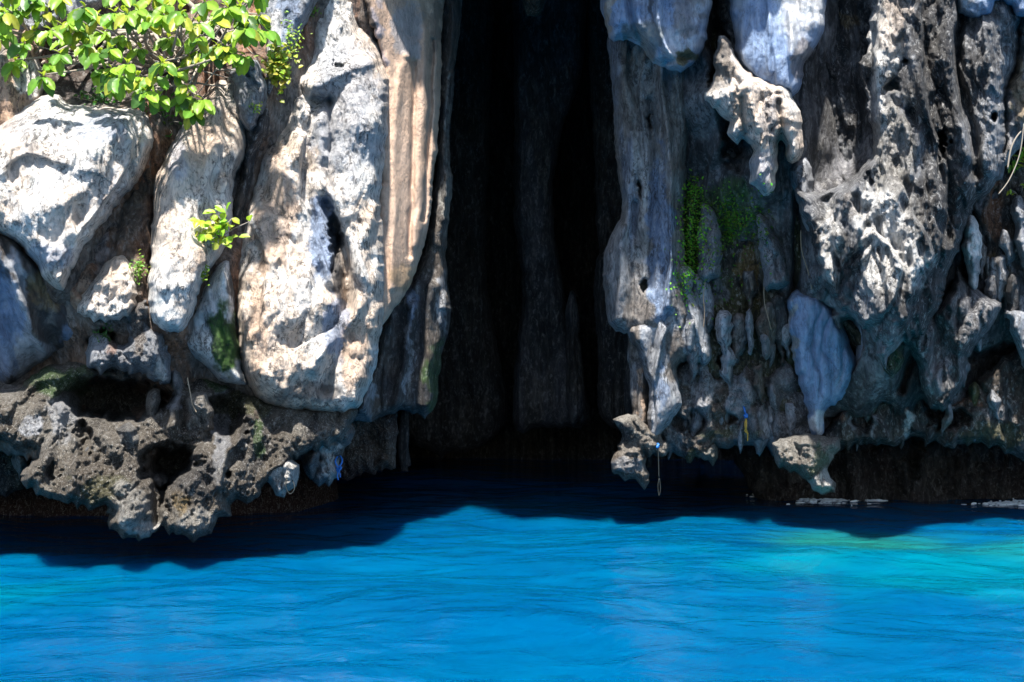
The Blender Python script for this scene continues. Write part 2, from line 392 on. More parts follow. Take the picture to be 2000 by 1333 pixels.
# ---- left cliff
rock('rock_slab', cl, [(-120, 30), (-20, 60), (60, 60), (78, 120), (84, 190), (40, 262), (0, 262), (-120, 330)], 9.3, M_WHITE, bulge=.2, R=60, ay=.1,
     c1='tan', c2='grey', stains=[(60, 150, 30, 40, 'white', .8)])
rock('rock_slab', cl, [(-120, -200), (200, -200), (240, -40), (140, 40), (40, 70), (-120, 60)], 9.7, M_WHITE, bulge=.2, R=60, ay=.1, c1='pale', c2='grey', kind='rough')
rock('boulder_lobe', cl, [(-160, 280), (-20, 255), (40, 215), (75, 188), (105, 184), (140, 205), (200, 208), (270, 214), (293, 236), (298, 285), (284, 330), (245, 382), (205, 430),
     (165, 482), (135, 535), (122, 566), (92, 548), (56, 500), (0, 458), (-160, 440)], 8.95, M_WHITE, ax=.03, ay=.12, bulge=.42, R=150, kind='smooth', c1='white', c2='cream', step=2.2, steps=[([(262, 250), (250, 320), (200, 400), (140, 480)], 40, .1), ([(0, 330), (60, 300), (150, 330)], 50, -.06)],
     stains=[(200, 255, 60, 40, 'blue', .55), (60, 240, 70, 25, 'grey', .5), (230, 400, 60, 60, 'pale', .5), (200, 380, 20, 80, 'cream', .4), (60, 500, 90, 30, 'blue', .5)],  # lowest blue patch paints in the shaded underside
     ridges=[([(180, 290), (150, 380), (60, 420)], 26, .05), ([(250, 300), (190, 390), (110, 470)], 22, -.07)], bumps=[(120, 300, 90, 70, .08)],
     label='broad rounded cream white boulder lobe under the overhanging bush')
rock('underside_lobe', cl, [(-160, 440), (0, 452), (56, 498), (105, 545), (138, 590), (186, 612), (192, 632), (172, 664), (128, 692), (92, 702), (44, 744), (14, 770), (-20, 780), (-160, 780)], 9.15, M_SMOOTH,
     ax=0., ay=-.22, bulge=.28, R=80, kind='smooth', c1='brown', c2='dark', stains=[(40, 580, 18, 110, 'pale', .6), (60, 700, 70, 40, 'pale', .7), (-5, 640, 40, 150, 'blue', .75), (160, 655, 50, 20, 'blue', .6),  # blue patches paint in the shaded edge strip
     (100, 560, 40, 60, 'ochre', .4)],
     ridges=[([(-10, 490), (30, 560), (62, 640), (92, 700)], 12, .12), ([(-60, 560), (0, 650), (20, 760)], 12, .08)])
rock('rust_wedge', cl, [(304, 290), (306, 400), (298, 500), (296, 610), (262, 606), (200, 600), (150, 612), (122, 566), (140, 520), (200, 432), (262, 350), (285, 300)], 9.12, M_CURT,
     ay=.12, bulge=.16, R=60, kind='rough', c1='rust', c2='brown', stains=[(150, 560, 30, 60, 'tan', .7), (190, 480, 18, 60, 'pale', .4)], label='rusty brown rock wedge between pale lobes')
rock('white_knob', cl, [(150, 606), (168, 570), (190, 535), (225, 498), (258, 508), (268, 560), (264, 604), (240, 612), (212, 618), (175, 614)], 8.85, M_WHITE, bulge=.18, R=45, ay=.15,
     kind='rough', c1='white', c2='cream', step=2.4, label='bright white knob below the rusty wedge')
rock('hanging_knobs', cl, [(232, 600), (262, 590), (292, 585), (300, 640), (322, 660), (335, 700), (334, 738), (310, 742), (290, 728), (262, 728), (230, 716), (190, 722), (162, 712), (166, 690), (180, 664), (205, 654), (240, 668), (246, 640)],
     8.95, M_BARN, bulge=.2, R=30, kind='barnacle', c1='grey', c2='pale', step=2.3, jag=8, stains=[(270, 640, 14, 70, 'brown', .8), (320, 720, 15, 25, 'white', .9), (215, 680, 10, 20, 'rust', .6)],
     ridges=[([(245, 610), (255, 670), (258, 720)], 7, .08), ([(300, 640), (305, 700)], 10, .08)])
rock('pale_rib', cl, [(297, 400), (303, 350), (326, 300), (352, 255), (385, 205), (425, 150), (458, 132), (502, 134), (515, 180), (494, 235), (484, 300), (458, 352), (452, 420), (444, 480), (408, 530),
     (386, 580), (362, 640), (326, 645), (296, 622), (291, 560), (295, 480)], 9.2, M_WHITE, ax=.12, ay=.14, bulge=.38, R=75, kind='smooth', c1='white', c2='cream', step=2.6,
     stains=[(410, 260, 35, 90, 'tan', .35), (350, 290, 25, 60, 'blue', .45), (470, 300, 12, 60, 'dark', .6), (390, 500, 14, 60, 'tan', .5)], ridges=[([(360, 270), (340, 400), (318, 560)], 20, .08), ([(440, 160), (440, 300), (400, 430)], 12, -.08)],
     label='tall pale rock rib between rusty wedge and dark crack')
rock('dark_stone', cl, [(452, 140), (480, 120), (510, 130), (520, 200), (505, 235), (492, 250), (468, 235), (458, 190)], 9.25, M_DARK, bulge=.15, R=30, kind='rough', c1='grey', c2='dark')
rock('pale_rib', cl, [(350, 664), (362, 640), (388, 578), (420, 525), (446, 512), (456, 560), (462, 640), (474, 720), (478, 752), (440, 745), (400, 715), (365, 690)], 9.15, M_WHITE, bulge=.25, R=45, ay=-.05,
     kind='smooth', c1='white', c2='pale', stains=[(440, 670, 34, 80, 'moss', 1), (470, 560, 20, 80, 'dark', .9)], step=2.6)
rock('crack_rock', cl, [(470, 235), (520, 200), (530, 240), (505, 300), (488, 360), (470, 440), (450, 500), (440, 440), (455, 380), (470, 330)], 9.35, M_DARK, bulge=.05, R=30, kind='rough', c1='brown', c2='dark')
rock('upper_pillar', cl, [(500, -200), (640, -200), (640, -40), (612, 20), (590, 60), (560, 130), (530, 190), (510, 160), (516, 80), (500, 20)], 9.7, M_WHITE, bulge=.2, R=50, kind='smooth', c1='grey', c2='pale', ay=.1,
     stains=[(560, 40, 30, 80, 'blue', .6), (530, 90, 20, 60, 'white', .7)])
big = rock('great_lobe', cl, [(590, -220), (700, -220), (702, 20), (722, 66), (745, 106), (758, 150), (757, 240), (749, 330), (742, 400), (749, 460), (749, 600), (738, 690), (718, 760), (690, 800), (640, 806), (545, 798),
     (505, 776), (478, 740), (462, 690), (455, 620), (452, 530), (462, 460), (478, 400), (495, 340), (515, 270), (532, 222), (556, 165), (585, 110), (602, 50)], 9.85, M_WHITE, ax=.07, ay=.1, bulge=.42, R=130,
     kind='smooth', c1='white', c2='cream', step=2.1, steps=[([(600, 250), (588, 340), (600, 420), (640, 520), (655, 570)], 60, .13), ([(690, 420), (672, 470), (690, 560), (650, 640), (560, 690)], 50, -.07), ([(590, 185), (560, 200), (540, 230)], 40, .12), ([(648, 150), (640, 230), (640, 330)], 40, .08), ([(480, 420), (520, 520), (500, 660)], 60, -.06)], stains=[(680, 220, 75, 150, 'pale', .75), (640, 300, 30, 80, 'grey', .6), (535, 420, 34, 150, 'tan', .7), (500, 640, 20, 130, 'tan', .6), (630, 470, 30, 90, 'blue', .9), (665, 520, 14, 80, 'dark', .85),  # blue patches paint shade into the hollow and the right flank
     (700, 690, 40, 80, 'tan', .6), (660, 640, 25, 70, 'blue', .7), (730, 560, 10, 150, 'cream', .7), (600, 770, 80, 16, 'dark', .6), (720, 360, 30, 40, 'white', .8)],
     ridges=[([(588, 340), (596, 400), (608, 480), (632, 560)], 18, -.13), ([(640, 400), (672, 500), (676, 600)], 12, -.2), ([(742, 400), (706, 470), (706, 560), (672, 640), (610, 720)], 14, .12),
             ([(590, 190), (640, 150), (720, 120)], 16, .1), ([(560, 170), (600, 190), (640, 200)], 14, -.12), ([(500, 420), (480, 560), (505, 700), (560, 770)], 30, .08),
             ([(700, 560), (660, 660), (640, 760)], 14, -.12), ([(640, 200), (640, 290)], 10, -.08)],
     bumps=[(700, 250, 50, 120, .12), (560, 600, 80, 120, .14), (680, 400, 30, 40, .12), (700, 720, 20, 60, .08)], holes=[(655, 470, 13, 62, .3), (665, 130, 12, 7, .08)],
     label='largest pale rock lobe bulging out beside the cave mouth')
rock('flowstone_wall', cl, [(700, -200), (880, -200), (872, -40), (864, 60), (860, 200), (848, 340), (838, 430), (822, 500), (802, 556), (772, 596), (742, 622), (738, 460), (745, 330), (750, 150), (732, 60), (716, 20)], 10.25, M_TAN,
     ax=.5, ay=.03, bulge=.1, R=40, kind='flute', c1=(.52, .375, .28), c2=(.47, .33, .24), step=2.1, amp=.35, stains=[(795, 60, 30, 60, 'grey', .7), (850, 40, 14, 80, 'dark', .5), (740, 60, 14, 90, 'blue', .4), (800, 540, 40, 30, 'ochre', .35), (722, 40, 14, 60, 'black', .9)],
     ridges=[([(790, 110), (775, 200), (770, 400), (765, 560)], 9, .045), ([(806, 120), (808, 300), (800, 500)], 5, -.06), ([(830, 60), (826, 260), (815, 480)], 9, .045), ([(845, 80), (838, 300), (828, 430)], 4, -.08)],
     label='smooth tan fluted flowstone wall facing the cave')
rock('cave_edge_curtain', cl, [(866, -200), (910, -200), (906, -40), (898, 60), (888, 130), (884, 200), (876, 300), (884, 360), (874, 450), (872, 540), (880, 590), (878, 640), (864, 690), (856, 740), (850, 790), (828, 812), (790, 800),
     (740, 812), (688, 818), (700, 770), (735, 690), (745, 610), (800, 555), (832, 470), (850, 330), (858, 150)], 10.8, M_CURT, ax=.25, bulge=.15, R=30, kind='flute', c1='dark', c2='brown', c3='grey', skirt=2.6, step=2.6,
     stains=[(866, 590, 12, 60, 'grey', .9), (850, 740, 20, 70, 'moss', .8), (720, 720, 12, 80, 'pale', .7), (800, 690, 8, 110, 'pale', .6), (840, 660, 10, 60, 'brown', .8), (800, 600, 10, 40, 'blue', .6), (872, 400, 12, 70, 'barn', .7),
             (876, 250, 5, 120, 'barn', .6)],
     ridges=[([(812, 600), (795, 680), (770, 790)], 9, .12), ([(760, 640), (735, 720), (705, 800)], 9, .12), ([(842, 560), (835, 700), (832, 790)], 12, .12), ([(884, -60), (880, 200), (872, 400), (872, 600)], 8, .12)])
rock('cave_foot', cl, [(640, 812), (700, 806), (776, 800), (772, 850), (770, 905), (720, 915), (640, 920)], 10.9, M_BARN, bulge=.1, R=30, kind='barnacle', c1='wine', c2='brown', skirt=2.)
# eroded base of the left cliff
rock('eroded_base', cl, [(-160, 760), (20, 764), (60, 738), (110, 704), (200, 700), (330, 706), (390, 730), (460, 752), (520, 780), (600, 792), (690, 792), (684, 830), (650, 860), (600, 880), (560, 905), (530, 930), (500, 968), (470, 976), (446, 982),
     (448, 1002), (422, 1008), (412, 1032), (372, 1044), (336, 1036), (314, 1022), (303, 1028), (296, 1042), (262, 1047), (232, 1040), (210, 1032), (210, 1014), (218, 996), (190, 985), (140, 978), (95, 966), (50, 950), (46, 920), (72, 880), (30, 862), (-160, 850)], 9.0, M_BARN, ay=.25, ax=.08, bulge=.2, R=46, kind='barnacle', c1=(.1, .082, .062), c2=(.21, .19, .16), c3='black', step=2.1,
     stains=[(120, 820, 30, 60, 'pale', .5), (430, 850, 18, 100, 'pale', .5), (60, 830, 22, 30, 'pale', .7), (110, 740, 90, 30, 'moss', .8), (420, 740, 90, 20, 'moss', .8), (480, 790, 60, 25, 'olive', .7), (200, 950, 70, 30, 'olive', .6),
             (340, 760, 12, 50, 'pale', .6), (500, 860, 14, 50, 'moss', .7), (275, 1025, 40, 22, 'white', .6), (350, 980, 16, 36, 'ochre', .6), (380, 1015, 50, 20, 'barn', .8), (255, 985, 40, 40, 'barn', .8), (380, 940, 50, 40, 'dark', .6)],
     holes=[(225, 775, 108, 46, .8), (335, 905, 56, 42, .8), (318, 945, 12, 40, .35), (440, 810, 42, 42, .4), (447, 928, 7, 8, .15), (100, 925, 10, 20, .12), (160, 860, 14, 30, .2), (40, 900, 12, 16, .3)],
     ridges=[([(340, 730), (345, 780), (335, 830)], 9, .16), ([(120, 770), (115, 830), (90, 900)], 12, .1), ([(450, 780), (484, 810), (470, 850), (440, 890), (430, 950)], 9, .16), ([(60, 740), (150, 730), (200, 740)], 14, .12), ([(306, 950), (308, 1024)], 8, -.25),
             ([(200, 850), (250, 900), (265, 1000)], 26, .12), ([(400, 900), (360, 980), (370, 1030)], 26, .14), ([(150, 850), (140, 960)], 9, .1)],
     label='dark pitted barnacle crusted base hanging over the water')
rock('barnacle_knob', cl, [(540, 888), (565, 892), (584, 915), (582, 945), (566, 960), (545, 966), (530, 948), (512, 930), (522, 905)], 9.1, M_BARN, bulge=.14, R=22, kind='barnacle', c1='barn', c2='white', c3='brown', step=2., skirt=.5)
rock('neck_column', cl, [(520, 800), (560, 780), (640, 775), (700, 770), (700, 790), (685, 805), (684, 830), (692, 850), (675, 872), (668, 900), (662, 930), (640, 942), (618, 938), (600, 915), (575, 890), (530, 880), (505, 900), (490, 870), (505, 830)], 9.6, M_BARN,
     bulge=.25, R=50, kind='barnacle', c1='grey', c2='brown', step=2.2, stains=[(600, 820, 60, 30, 'pale', .8), (630, 860, 45, 22, 'white', .8), (600, 880, 40, 20, 'dark', .8), (650, 910, 20, 30, 'white', .5)], skirt=.9)
rock('dark_ledge', cl, [(-160, 840), (0, 836), (40, 850), (60, 880), (56, 925), (20, 960), (-160, 970)], 9.5, M_BARN, bulge=.1, R=30, kind='barnacle', c1='olive', c2='dark')

# ---- right cliff
rock('hanging_lobe', cr, [(1175, -220), (1172, 0), (1180, 40), (1192, 76), (1218, 76), (1254, 92), (1268, 118), (1300, 132), (1330, 138), (1362, 114), (1378, 84), (1384, 40), (1392, -220)], 10.15, M_SMOOTH, bulge=.35, R=60, kind='smooth', c1='blue', c2='pale', step=2.3,  # blue base colour carries the skylit shade of this lobe
     stains=[(1186, 40, 10, 60, 'barn', .9), (1340, 20, 30, 60, 'brown', .6), (1270, 10, 8, 40, 'dark', .8), (1335, 118, 28, 14, 'olive', .9), (1262, 70, 30, 40, 'olive', .5)],
     ridges=[([(1215, -60), (1235, 40), (1262, 100)], 7, -.1), ([(1285, -20), (1292, 80), (1330, 130)], 8, .12), ([(1300, 120), (1350, 112)], 8, -.12)], label='smooth rock lobe tinted shade blue hanging over the cave mouth')
rock('limestone_curtain', cr, [(1192, 60), (1260, 60), (1330, 80), (1345, 200), (1336, 400), (1338, 520), (1350, 600), (1340, 650), (1300, 640), (1262, 660), (1226, 652), (1192, 634), (1184, 600), (1178, 540), (1180, 500), (1196, 455), (1212, 420), (1216, 390), (1204, 320), (1200, 240), (1194, 150)],
     10.75, M_CURT, ax=-.1, bulge=.28, R=40, kind='flute', c1=(.37, .36, .35), c2=(.22, .19, .165), c3=(.26, .31, .4), step=2.3, skirt=2.6, stains=[(1290, 480, 26, 190, 'blue', .85), (1205, 540, 26, 130, 'pale', .4), (1225, 160, 20, 90, 'brown', .5), (1280, 200, 30, 80, 'dark', .5), (1290, 600, 20, 40, 'blue', .6)],  # bluish streaks and bands paint skylit shade onto the curtain
     ridges=[([(1290, 100), (1300, 250), (1312, 420), (1310, 600)], 7, .12), ([(1270, 200), (1278, 380), (1270, 560)], 9, -.1), ([(1240, 400), (1230, 500), (1235, 640)], 8, -.07), ([(1212, 130), (1235, 300), (1215, 460), (1205, 620)], 12, .08)],
     holes=[(1243, 375, 5, 22, .2), (1258, 560, 6, 14, .2), (1272, 240, 5, 20, .15)], label='tall fluted grey curtain at the right edge of the cave')
rock('lower_curtain', cr, [(1228, 640), (1290, 610), (1340, 560), (1372, 600), (1384, 650), (1388, 700), (1360, 704), (1330, 702), (1322, 740), (1332, 790), (1300, 830), (1272, 850), (1262, 820), (1268, 760), (1250, 700)], 10.65, M_CURT, bulge=.18, R=30, kind='flute',
     c1='pale', c2='grey', c3='brown', step=2.2, stains=[(1320, 690, 20, 60, 'brown', .8), (1290, 760, 14, 50, 'blue', .7), (1360, 640, 14, 60, 'pale', .7)], ridges=[([(1300, 640), (1280, 720), (1268, 850)], 5, .08), ([(1345, 590), (1376, 690)], 5, .06)])
rock('thin_column', cr, [(1226, 645), (1246, 650), (1262, 700), (1268, 780), (1266, 850), (1244, 864), (1236, 820), (1230, 740)], 10.8, M_CURT, bulge=.12, R=16, kind='flute', c1='brown', c2='grey', c3='pale', step=2., skirt=1.8, stains=[(1252, 730, 7, 40, 'tan', .9), (1250, 800, 6, 40, 'tan', .7)])
rock('mossy_panel', cr, [(1330, 80), (1420, 60), (1470, 240), (1560, 330), (1570, 560), (1580, 780), (1540, 820), (1400, 800), (1330, 760), (1320, 600), (1326, 300)], 10.98, M_DARK, bulge=.15, R=40, kind='rough', c1=(.1, .09, .07), c2=(.12, .12, .05), c3='black', step=2.6,
     stains=[(1355, 420, 26, 120, 'moss', .9), (1425, 420, 40, 60, 'moss', .9), (1470, 540, 24, 90, 'ochre', .8), (1440, 620, 60, 60, 'olive', .9), (1380, 520, 20, 40, 'grey', .8), (1400, 560, 22, 30, 'grey', .8), (1360, 200, 30, 100, 'brown', .6)],
     ridges=[([(1360, 150), (1372, 300), (1350, 420)], 12, .1), ([(1345, 400), (1350, 560)], 10, .1), ([(1400, 420), (1395, 560)], 12, .12), ([(1540, 350), (1545, 700)], 10, .1)], holes=[(1408, 712, 10, 22, .3), (1420, 250, 24, 120, .3)])
rock('drip_lumps', cr, [(1270, 800), (1330, 700), (1395, 705), (1440, 720), (1470, 690), (1500, 730), (1530, 690), (1560, 720), (1590, 800), (1600, 852), (1570, 870), (1520, 880), (1500, 868), (1440, 866), (1400, 872), (1392, 895), (1370, 890), (1340, 884), (1300, 882), (1262, 866)],
     10.97, M_BARN, bulge=.18, R=40, kind='barnacle', c1='grey', c2='brown', c3='dark', step=2.3, stains=[(1370, 760, 30, 60, 'pale', .7), (1450, 770, 26, 80, 'pale', .8), (1500, 820, 20, 60, 'pale', .6), (1430, 845, 70, 12, 'moss', .4)],
     holes=[(1403, 725, 10, 22, .3), (1275, 802, 8, 8, .2), (1360, 820, 14, 22, .22), (1325, 820, 16, 20, .22), (1425, 815, 12, 12, .2), (1490, 780, 8, 22, .15)],
     ridges=[([(1450, 700), (1462, 780), (1480, 860)], 12, .1), ([(1510, 740), (1520, 830)], 8, .08), ([(1370, 710), (1380, 790)], 12, .08)])
for nm, pg, dd_, c_ in (('drip_stone', [(1478, 420), (1500, 430), (1515, 470), (1535, 510), (1540, 550), (1515, 562), (1492, 556), (1487, 500)], 10.5, 'grey'),
                      ('drip_stone', [(1452, 605), (1464, 604), (1472, 650), (1470, 680), (1460, 690), (1458, 650)], 10.55, 'pale'),
                      ('drip_stone', [(1488, 650), (1503, 655), (1508, 690), (1500, 704), (1488, 680)], 10.55, 'barn'),
                      ('drip_stone', [(1370, 405), (1392, 412), (1405, 450), (1408, 520), (1400, 545), (1368, 540), (1364, 480)], 10.55, 'grey'),
                      ('drip_stone', [(1330, 520), (1348, 515), (1352, 550), (1340, 568), (1322, 560), (1318, 538)], 10.5, 'pale')):
    rock(nm, cr, pg, dd_, M_BARN, bulge=.1, R=16, kind='rough', c1=c_, c2='pale', step=2., skirt=.5)
sr = random.Random(5)
for (bx0, bx1, by0, by1, hmin, hmax, D_, n_) in ((1280, 1600, 815, 850, 40, 90, 10.8, 9), (1660, 1990, 815, 845, 40, 90, 10.92, 5), (1345, 1560, 560, 760, 50, 120, 10.62, 12), (1680, 1960, 640, 820, 40, 90, 10.75, 9), (1400, 1470, 300, 420, 40, 80, 10.75, 4), (1900, 1990, 360, 640, 40, 110, 10.5, 8), (1560, 1640, 420, 560, 30, 60, 10.4, 0)):
    for k in range(n_):
        x_ = bx0+(bx1-bx0)*(k+.5+sr.uniform(-.35, .35))/n_; y_ = sr.uniform(by0, by1); hh = sr.uniform(hmin, hmax); w_ = hh*(sr.uniform(.13, .22) if by0 < 820 else sr.uniform(.2, .4)); q_ = sr.uniform(-8, 8)
        rock('stalactite', cr, [(x_-w_*.7, y_-hh*.5), (x_+w_*.5, y_-hh*.55), (x_+w_*1.1, y_-hh*.1), (x_+w_*.8, y_+hh*.2), (x_+w_*.4+q_, y_+hh*.45), (x_+q_, y_+hh*.62), (x_-w_*.5+q_, y_+hh*.3), (x_-w_, y_)], D_+sr.uniform(-.08, .08), M_CURT,
             bulge=.07, R=12, kind='flute', jag=6, c1=sr.choice(('grey', 'dark', 'brown', 'grey', 'olive')), c2=sr.choice(('pale', 'dark', 'grey') if by0 < 820 else ('dark', 'brown')), step=2.4, skirt=.6, ay=-.12)
for (x_, y_, hh, D_) in ((70, 790, 70, 9.0), (128, 860, 90, 8.85), (190, 905, 80, 8.8), (250, 880, 100, 8.72), (385, 830, 110, 8.95), (415, 930, 90, 8.8), (470, 900, 90, 9.0), (500, 840, 70, 9.15), (100, 930, 50, 8.8), (160, 950, 50, 8.78), (300, 800, 60, 9.0), (35, 905, 60, 9.2), (230, 985, 70, 8.62), (350, 990, 70, 8.66), (430, 975, 50, 8.8), (560, 850, 60, 9.45), (640, 830, 70, 9.45), (610, 905, 50, 9.4), (490, 950, 40, 9.0)):
    w_ = hh*sr.uniform(.2, .34); q_ = sr.uniform(-8, 8)
    rock('stalactite', cl, [(x_-w_*.7, y_-hh*.5), (x_+w_*.5, y_-hh*.55), (x_+w_*1.1, y_-hh*.1), (x_+w_*.8, y_+hh*.2), (x_+w_*.4+q_, y_+hh*.42), (x_+q_, y_+hh*.5), (x_-w_*.5+q_, y_+hh*.3), (x_-w_, y_)], D_+.02, M_BARN,
         bulge=.12, R=18, kind='barnacle', jag=7, c1=sr.choice(('brown', 'barn', 'brown', 'grey')), c2=sr.choice(('dark', 'brown', 'barn')), step=2.3, skirt=.5, ay=-.1)
rock('blue_drape', cr, [(1420, -220), (1620, -220), (1612, 30), (1596, 80), (1570, 130), (1560, 175), (1520, 180), (1470, 155), (1442, 115), (1432, 60)], 10.2, M_SMOOTH, bulge=.3, R=50, kind='flute', c1='blue', c2='pale', step=2.4, ay=.05,  # skylit shade is put into the drape's blue colour
     stains=[(1570, 110, 25, 60, 'brown', .7), (1592, 10, 20, 40, 'white', .6), (1545, 60, 14, 40, 'white', .5)], ridges=[([(1545, 20), (1550, 110)], 7, .08), ([(1500, -40), (1502, 140)], 6, .06)], label='smooth drape tinted shade blue above the pale stalactite cluster')
rock('stalactite_cluster', cr, [(1376, 186), (1396, 150), (1396, 110), (1406, 70), (1424, 78), (1440, 120), (1478, 146), (1530, 168), (1552, 196), (1566, 240), (1568, 290), (1556, 308), (1540, 304), (1530, 276), (1524, 270), (1518, 300), (1520, 340), (1512, 368), (1500, 374), (1484, 366), (1466, 356),
     (1464, 320), (1470, 290), (1452, 262), (1438, 272), (1420, 266), (1422, 240), (1404, 222)], 9.98, M_WHITE, bulge=.28, R=34, kind='rough', c1='white', c2='cream', step=2., jag=6, stains=[(1410, 110, 20, 50, 'brown', .8), (1490, 330, 30, 40, 'blue', .5), (1500, 240, 20, 50, 'grey', .5), (1400, 170, 20, 20, 'brown', .5)],
     ridges=[([(1425, 180), (1430, 262)], 10, .09), ([(1460, 170), (1480, 250), (1492, 360)], 12, .12), ([(1545, 200), (1552, 300)], 10, .09), ([(1448, 190), (1455, 260)], 5, -.1), ([(1520, 200), (1528, 270)], 6, -.1)], label='sunlit pale cluster of knobbly stalactites under the blue drape')
rock('dark_hollow_wall', cr, [(1600, -220), (1760, -220), (1740, 40), (1720, 200), (1715, 320), (1690, 380), (1600, 410), (1552, 360), (1560, 280), (1572, 190), (1595, 90), (1612, 20)], 10.75, M_DARK, bulge=.1, R=40, kind='dark', c1='dark', c2='grey', c3='black', step=2.6,
     stains=[(1650, 40, 30, 20, 'ochre', .5)], label='black weathered hollow beside the sunlit ridge')
rock('great_block', cr, [(1720, -220), (1990, -220), (2000, 60), (1970, 180), (1960, 330), (1905, 400), (1880, 460), (1850, 540), (1830, 610), (1800, 650), (1772, 660), (1742, 690), (1728, 722), (1716, 690), (1690, 640), (1640, 595), (1600, 540), (1592, 470), (1566, 420), (1556, 370), (1600, 380),
     (1660, 350), (1700, 300), (1700, 230), (1690, 180), (1680, 130), (1700, 60)], 10.25, M_DARK, ax=.06, ay=.05, bulge=.42, R=90, kind='dark', c1='grey', c2='dark', c3='black', step=2.1, jag=6, steps=[([(1712, 40), (1704, 200), (1700, 300), (1640, 390)], 50, -.3), ([(1800, -60), (1806, 200), (1850, 330), (1848, 440)], 60, .2), ([(1872, -40), (1868, 160), (1900, 330)], 40, .2), ([(1640, 400), (1630, 470), (1660, 560)], 40, -.12), ([(1700, 440), (1760, 520), (1720, 640)], 60, .18), ([(1780, 400), (1820, 500), (1780, 600)], 60, .2)],
     stains=[(1722, 120, 30, 110, 'white', .85), (1745, 300, 40, 130, 'barn', .7), (1745, 40, 24, 70, 'cream', .5), (1740, 480, 80, 110, 'white', .75), (1625, 470, 30, 90, 'white', .7), (1840, 120, 70, 190, 'black', .75), (1850, 400, 80, 110, 'black', .75), (1790, 620, 90, 60, 'black', .85), (1680, 160, 20, 60, 'black', .7), (1650, 500, 14, 60, 'black', .6), (1720, 640, 40, 60, 'grey', .5),
             (1660, 400, 20, 30, 'brown', .5)],
     ridges=[([(1725, 60), (1720, 180), (1712, 300), (1640, 400)], 16, .14), ([(1790, 220), (1840, 330), (1850, 460)], 14, -.14), ([(1640, 400), (1650, 460), (1640, 520), (1700, 470)], 9, -.1), ([(1880, -40), (1870, 120), (1900, 260), (1910, 340)], 10, -.2),
             ([(1930, 60), (1940, 220), (1925, 330)], 18, .12), ([(1716, 430), (1720, 560)], 7, -.08), ([(1600, 470), (1640, 590), (1720, 700)], 12, .1), ([(1770, 60), (1800, 200), (1780, 340)], 14, .1)],
     holes=[(1741, 168, 14, 17, .25), (1770, 122, 9, 7, .12), (1845, 280, 9, 32, .3), (1945, 228, 9, 12, .25), (1700, 350, 8, 20, .1)], label='huge black and white weathered rock block on the right')
rock('pale_tongue', cr, [(1545, 330), (1575, 310), (1590, 360), (1596, 420), (1590, 460), (1570, 430), (1556, 390)], 10.3, M_WHITE, bulge=.12, R=25, kind='rough', c1='pale', c2='grey', step=2.2, skirt=.7)
rock('olive_underside', cr, [(1540, 400), (1575, 430), (1592, 480), (1602, 545), (1642, 602), (1700, 650), (1722, 715), (1690, 700), (1640, 640), (1590, 590), (1556, 560), (1545, 500)], 10.7, M_DARK, bulge=.08, R=25, kind='smooth', c1='olive', c2='brown', step=2.4, stains=[(1610, 580, 40, 20, 'ochre', .6)])
rock('lower_tongue', cr, [(1745, 660), (1800, 620), (1850, 580), (1870, 520), (1900, 560), (1955, 588), (1960, 600), (1932, 648), (1895, 690), (1882, 750), (1858, 780), (1825, 794), (1802, 770), (1792, 720), (1775, 680)], 10.45, M_DARK, bulge=.25, R=50, kind='dark', c1='dark', c2=(.16, .16, .17), step=2.3,
     stains=[(1830, 740, 30, 40, 'pale', .4)], ridges=[([(1838, 640), (1842, 780)], 6, -.05)])
rock('blue_panel', cr, [(1545, 570), (1590, 572), (1630, 610), (1662, 670), (1672, 720), (1650, 775), (1616, 796), (1606, 846), (1592, 856), (1580, 820), (1572, 780), (1552, 720), (1540, 640)], 10.62, M_SMOOTH, bulge=.22, R=40, jag=5., kind='flute', c1='blue', c2='blue', step=2.4, ay=-.05,  # blue here is shade tint painted over the flowstone
     stains=[(1598, 830, 12, 30, 'white', .6), (1545, 680, 10, 90, 'barn', .8)], label='smooth flowstone tongue tinted shade blue above the pedestal')
rock('thin_drip', cr, [(1672, 620), (1690, 640), (1694, 700), (1680, 750), (1668, 770), (1664, 720), (1672, 680)], 10.6, M_SMOOTH, bulge=.08, R=14, kind='smooth', c1='blue', c2='grey', step=2., skirt=.8)
rock('dark_tooth', cr, [(1716, 660), (1760, 650), (1762, 700), (1745, 735), (1730, 728), (1718, 700)], 10.3, M_DARK, bulge=.12, R=22, kind='rough', c1='dark', c2='moss', step=2.2, skirt=.7)
rock('lower_shelf', cr, [(1560, 860), (1606, 840), (1650, 790), (1700, 750), (1740, 700), (1790, 720), (1812, 790), (1880, 770), (1960, 700), (2120, 640), (2160, 880), (2040, 900), (1984, 888), (1920, 860), (1850, 866), (1800, 852), (1780, 850), (1750, 866), (1700, 858), (1664, 866), (1620, 884), (1580, 884)], 10.98, M_DARK,
     bulge=.18, R=50, kind='dark', c1='dark', c2='brown', step=2.4, stains=[(1780, 830, 8, 26, 'white', .9), (1700, 820, 8, 40, 'pale', .7), (1665, 820, 5, 20, 'pale', .7), (1640, 810, 20, 18, 'rust', .6), (1950, 850, 60, 30, 'olive', .7), (1890, 780, 40, 10, 'rust', .5), (1960, 800, 40, 20, 'grey', .5)],
     holes=[(1680, 826, 14, 22, .14), (1850, 815, 40, 26, .3)], ridges=[([(1690, 800), (1720, 830), (1735, 860)], 6, .08), ([(1770, 800), (1790, 840)], 8, .1)])
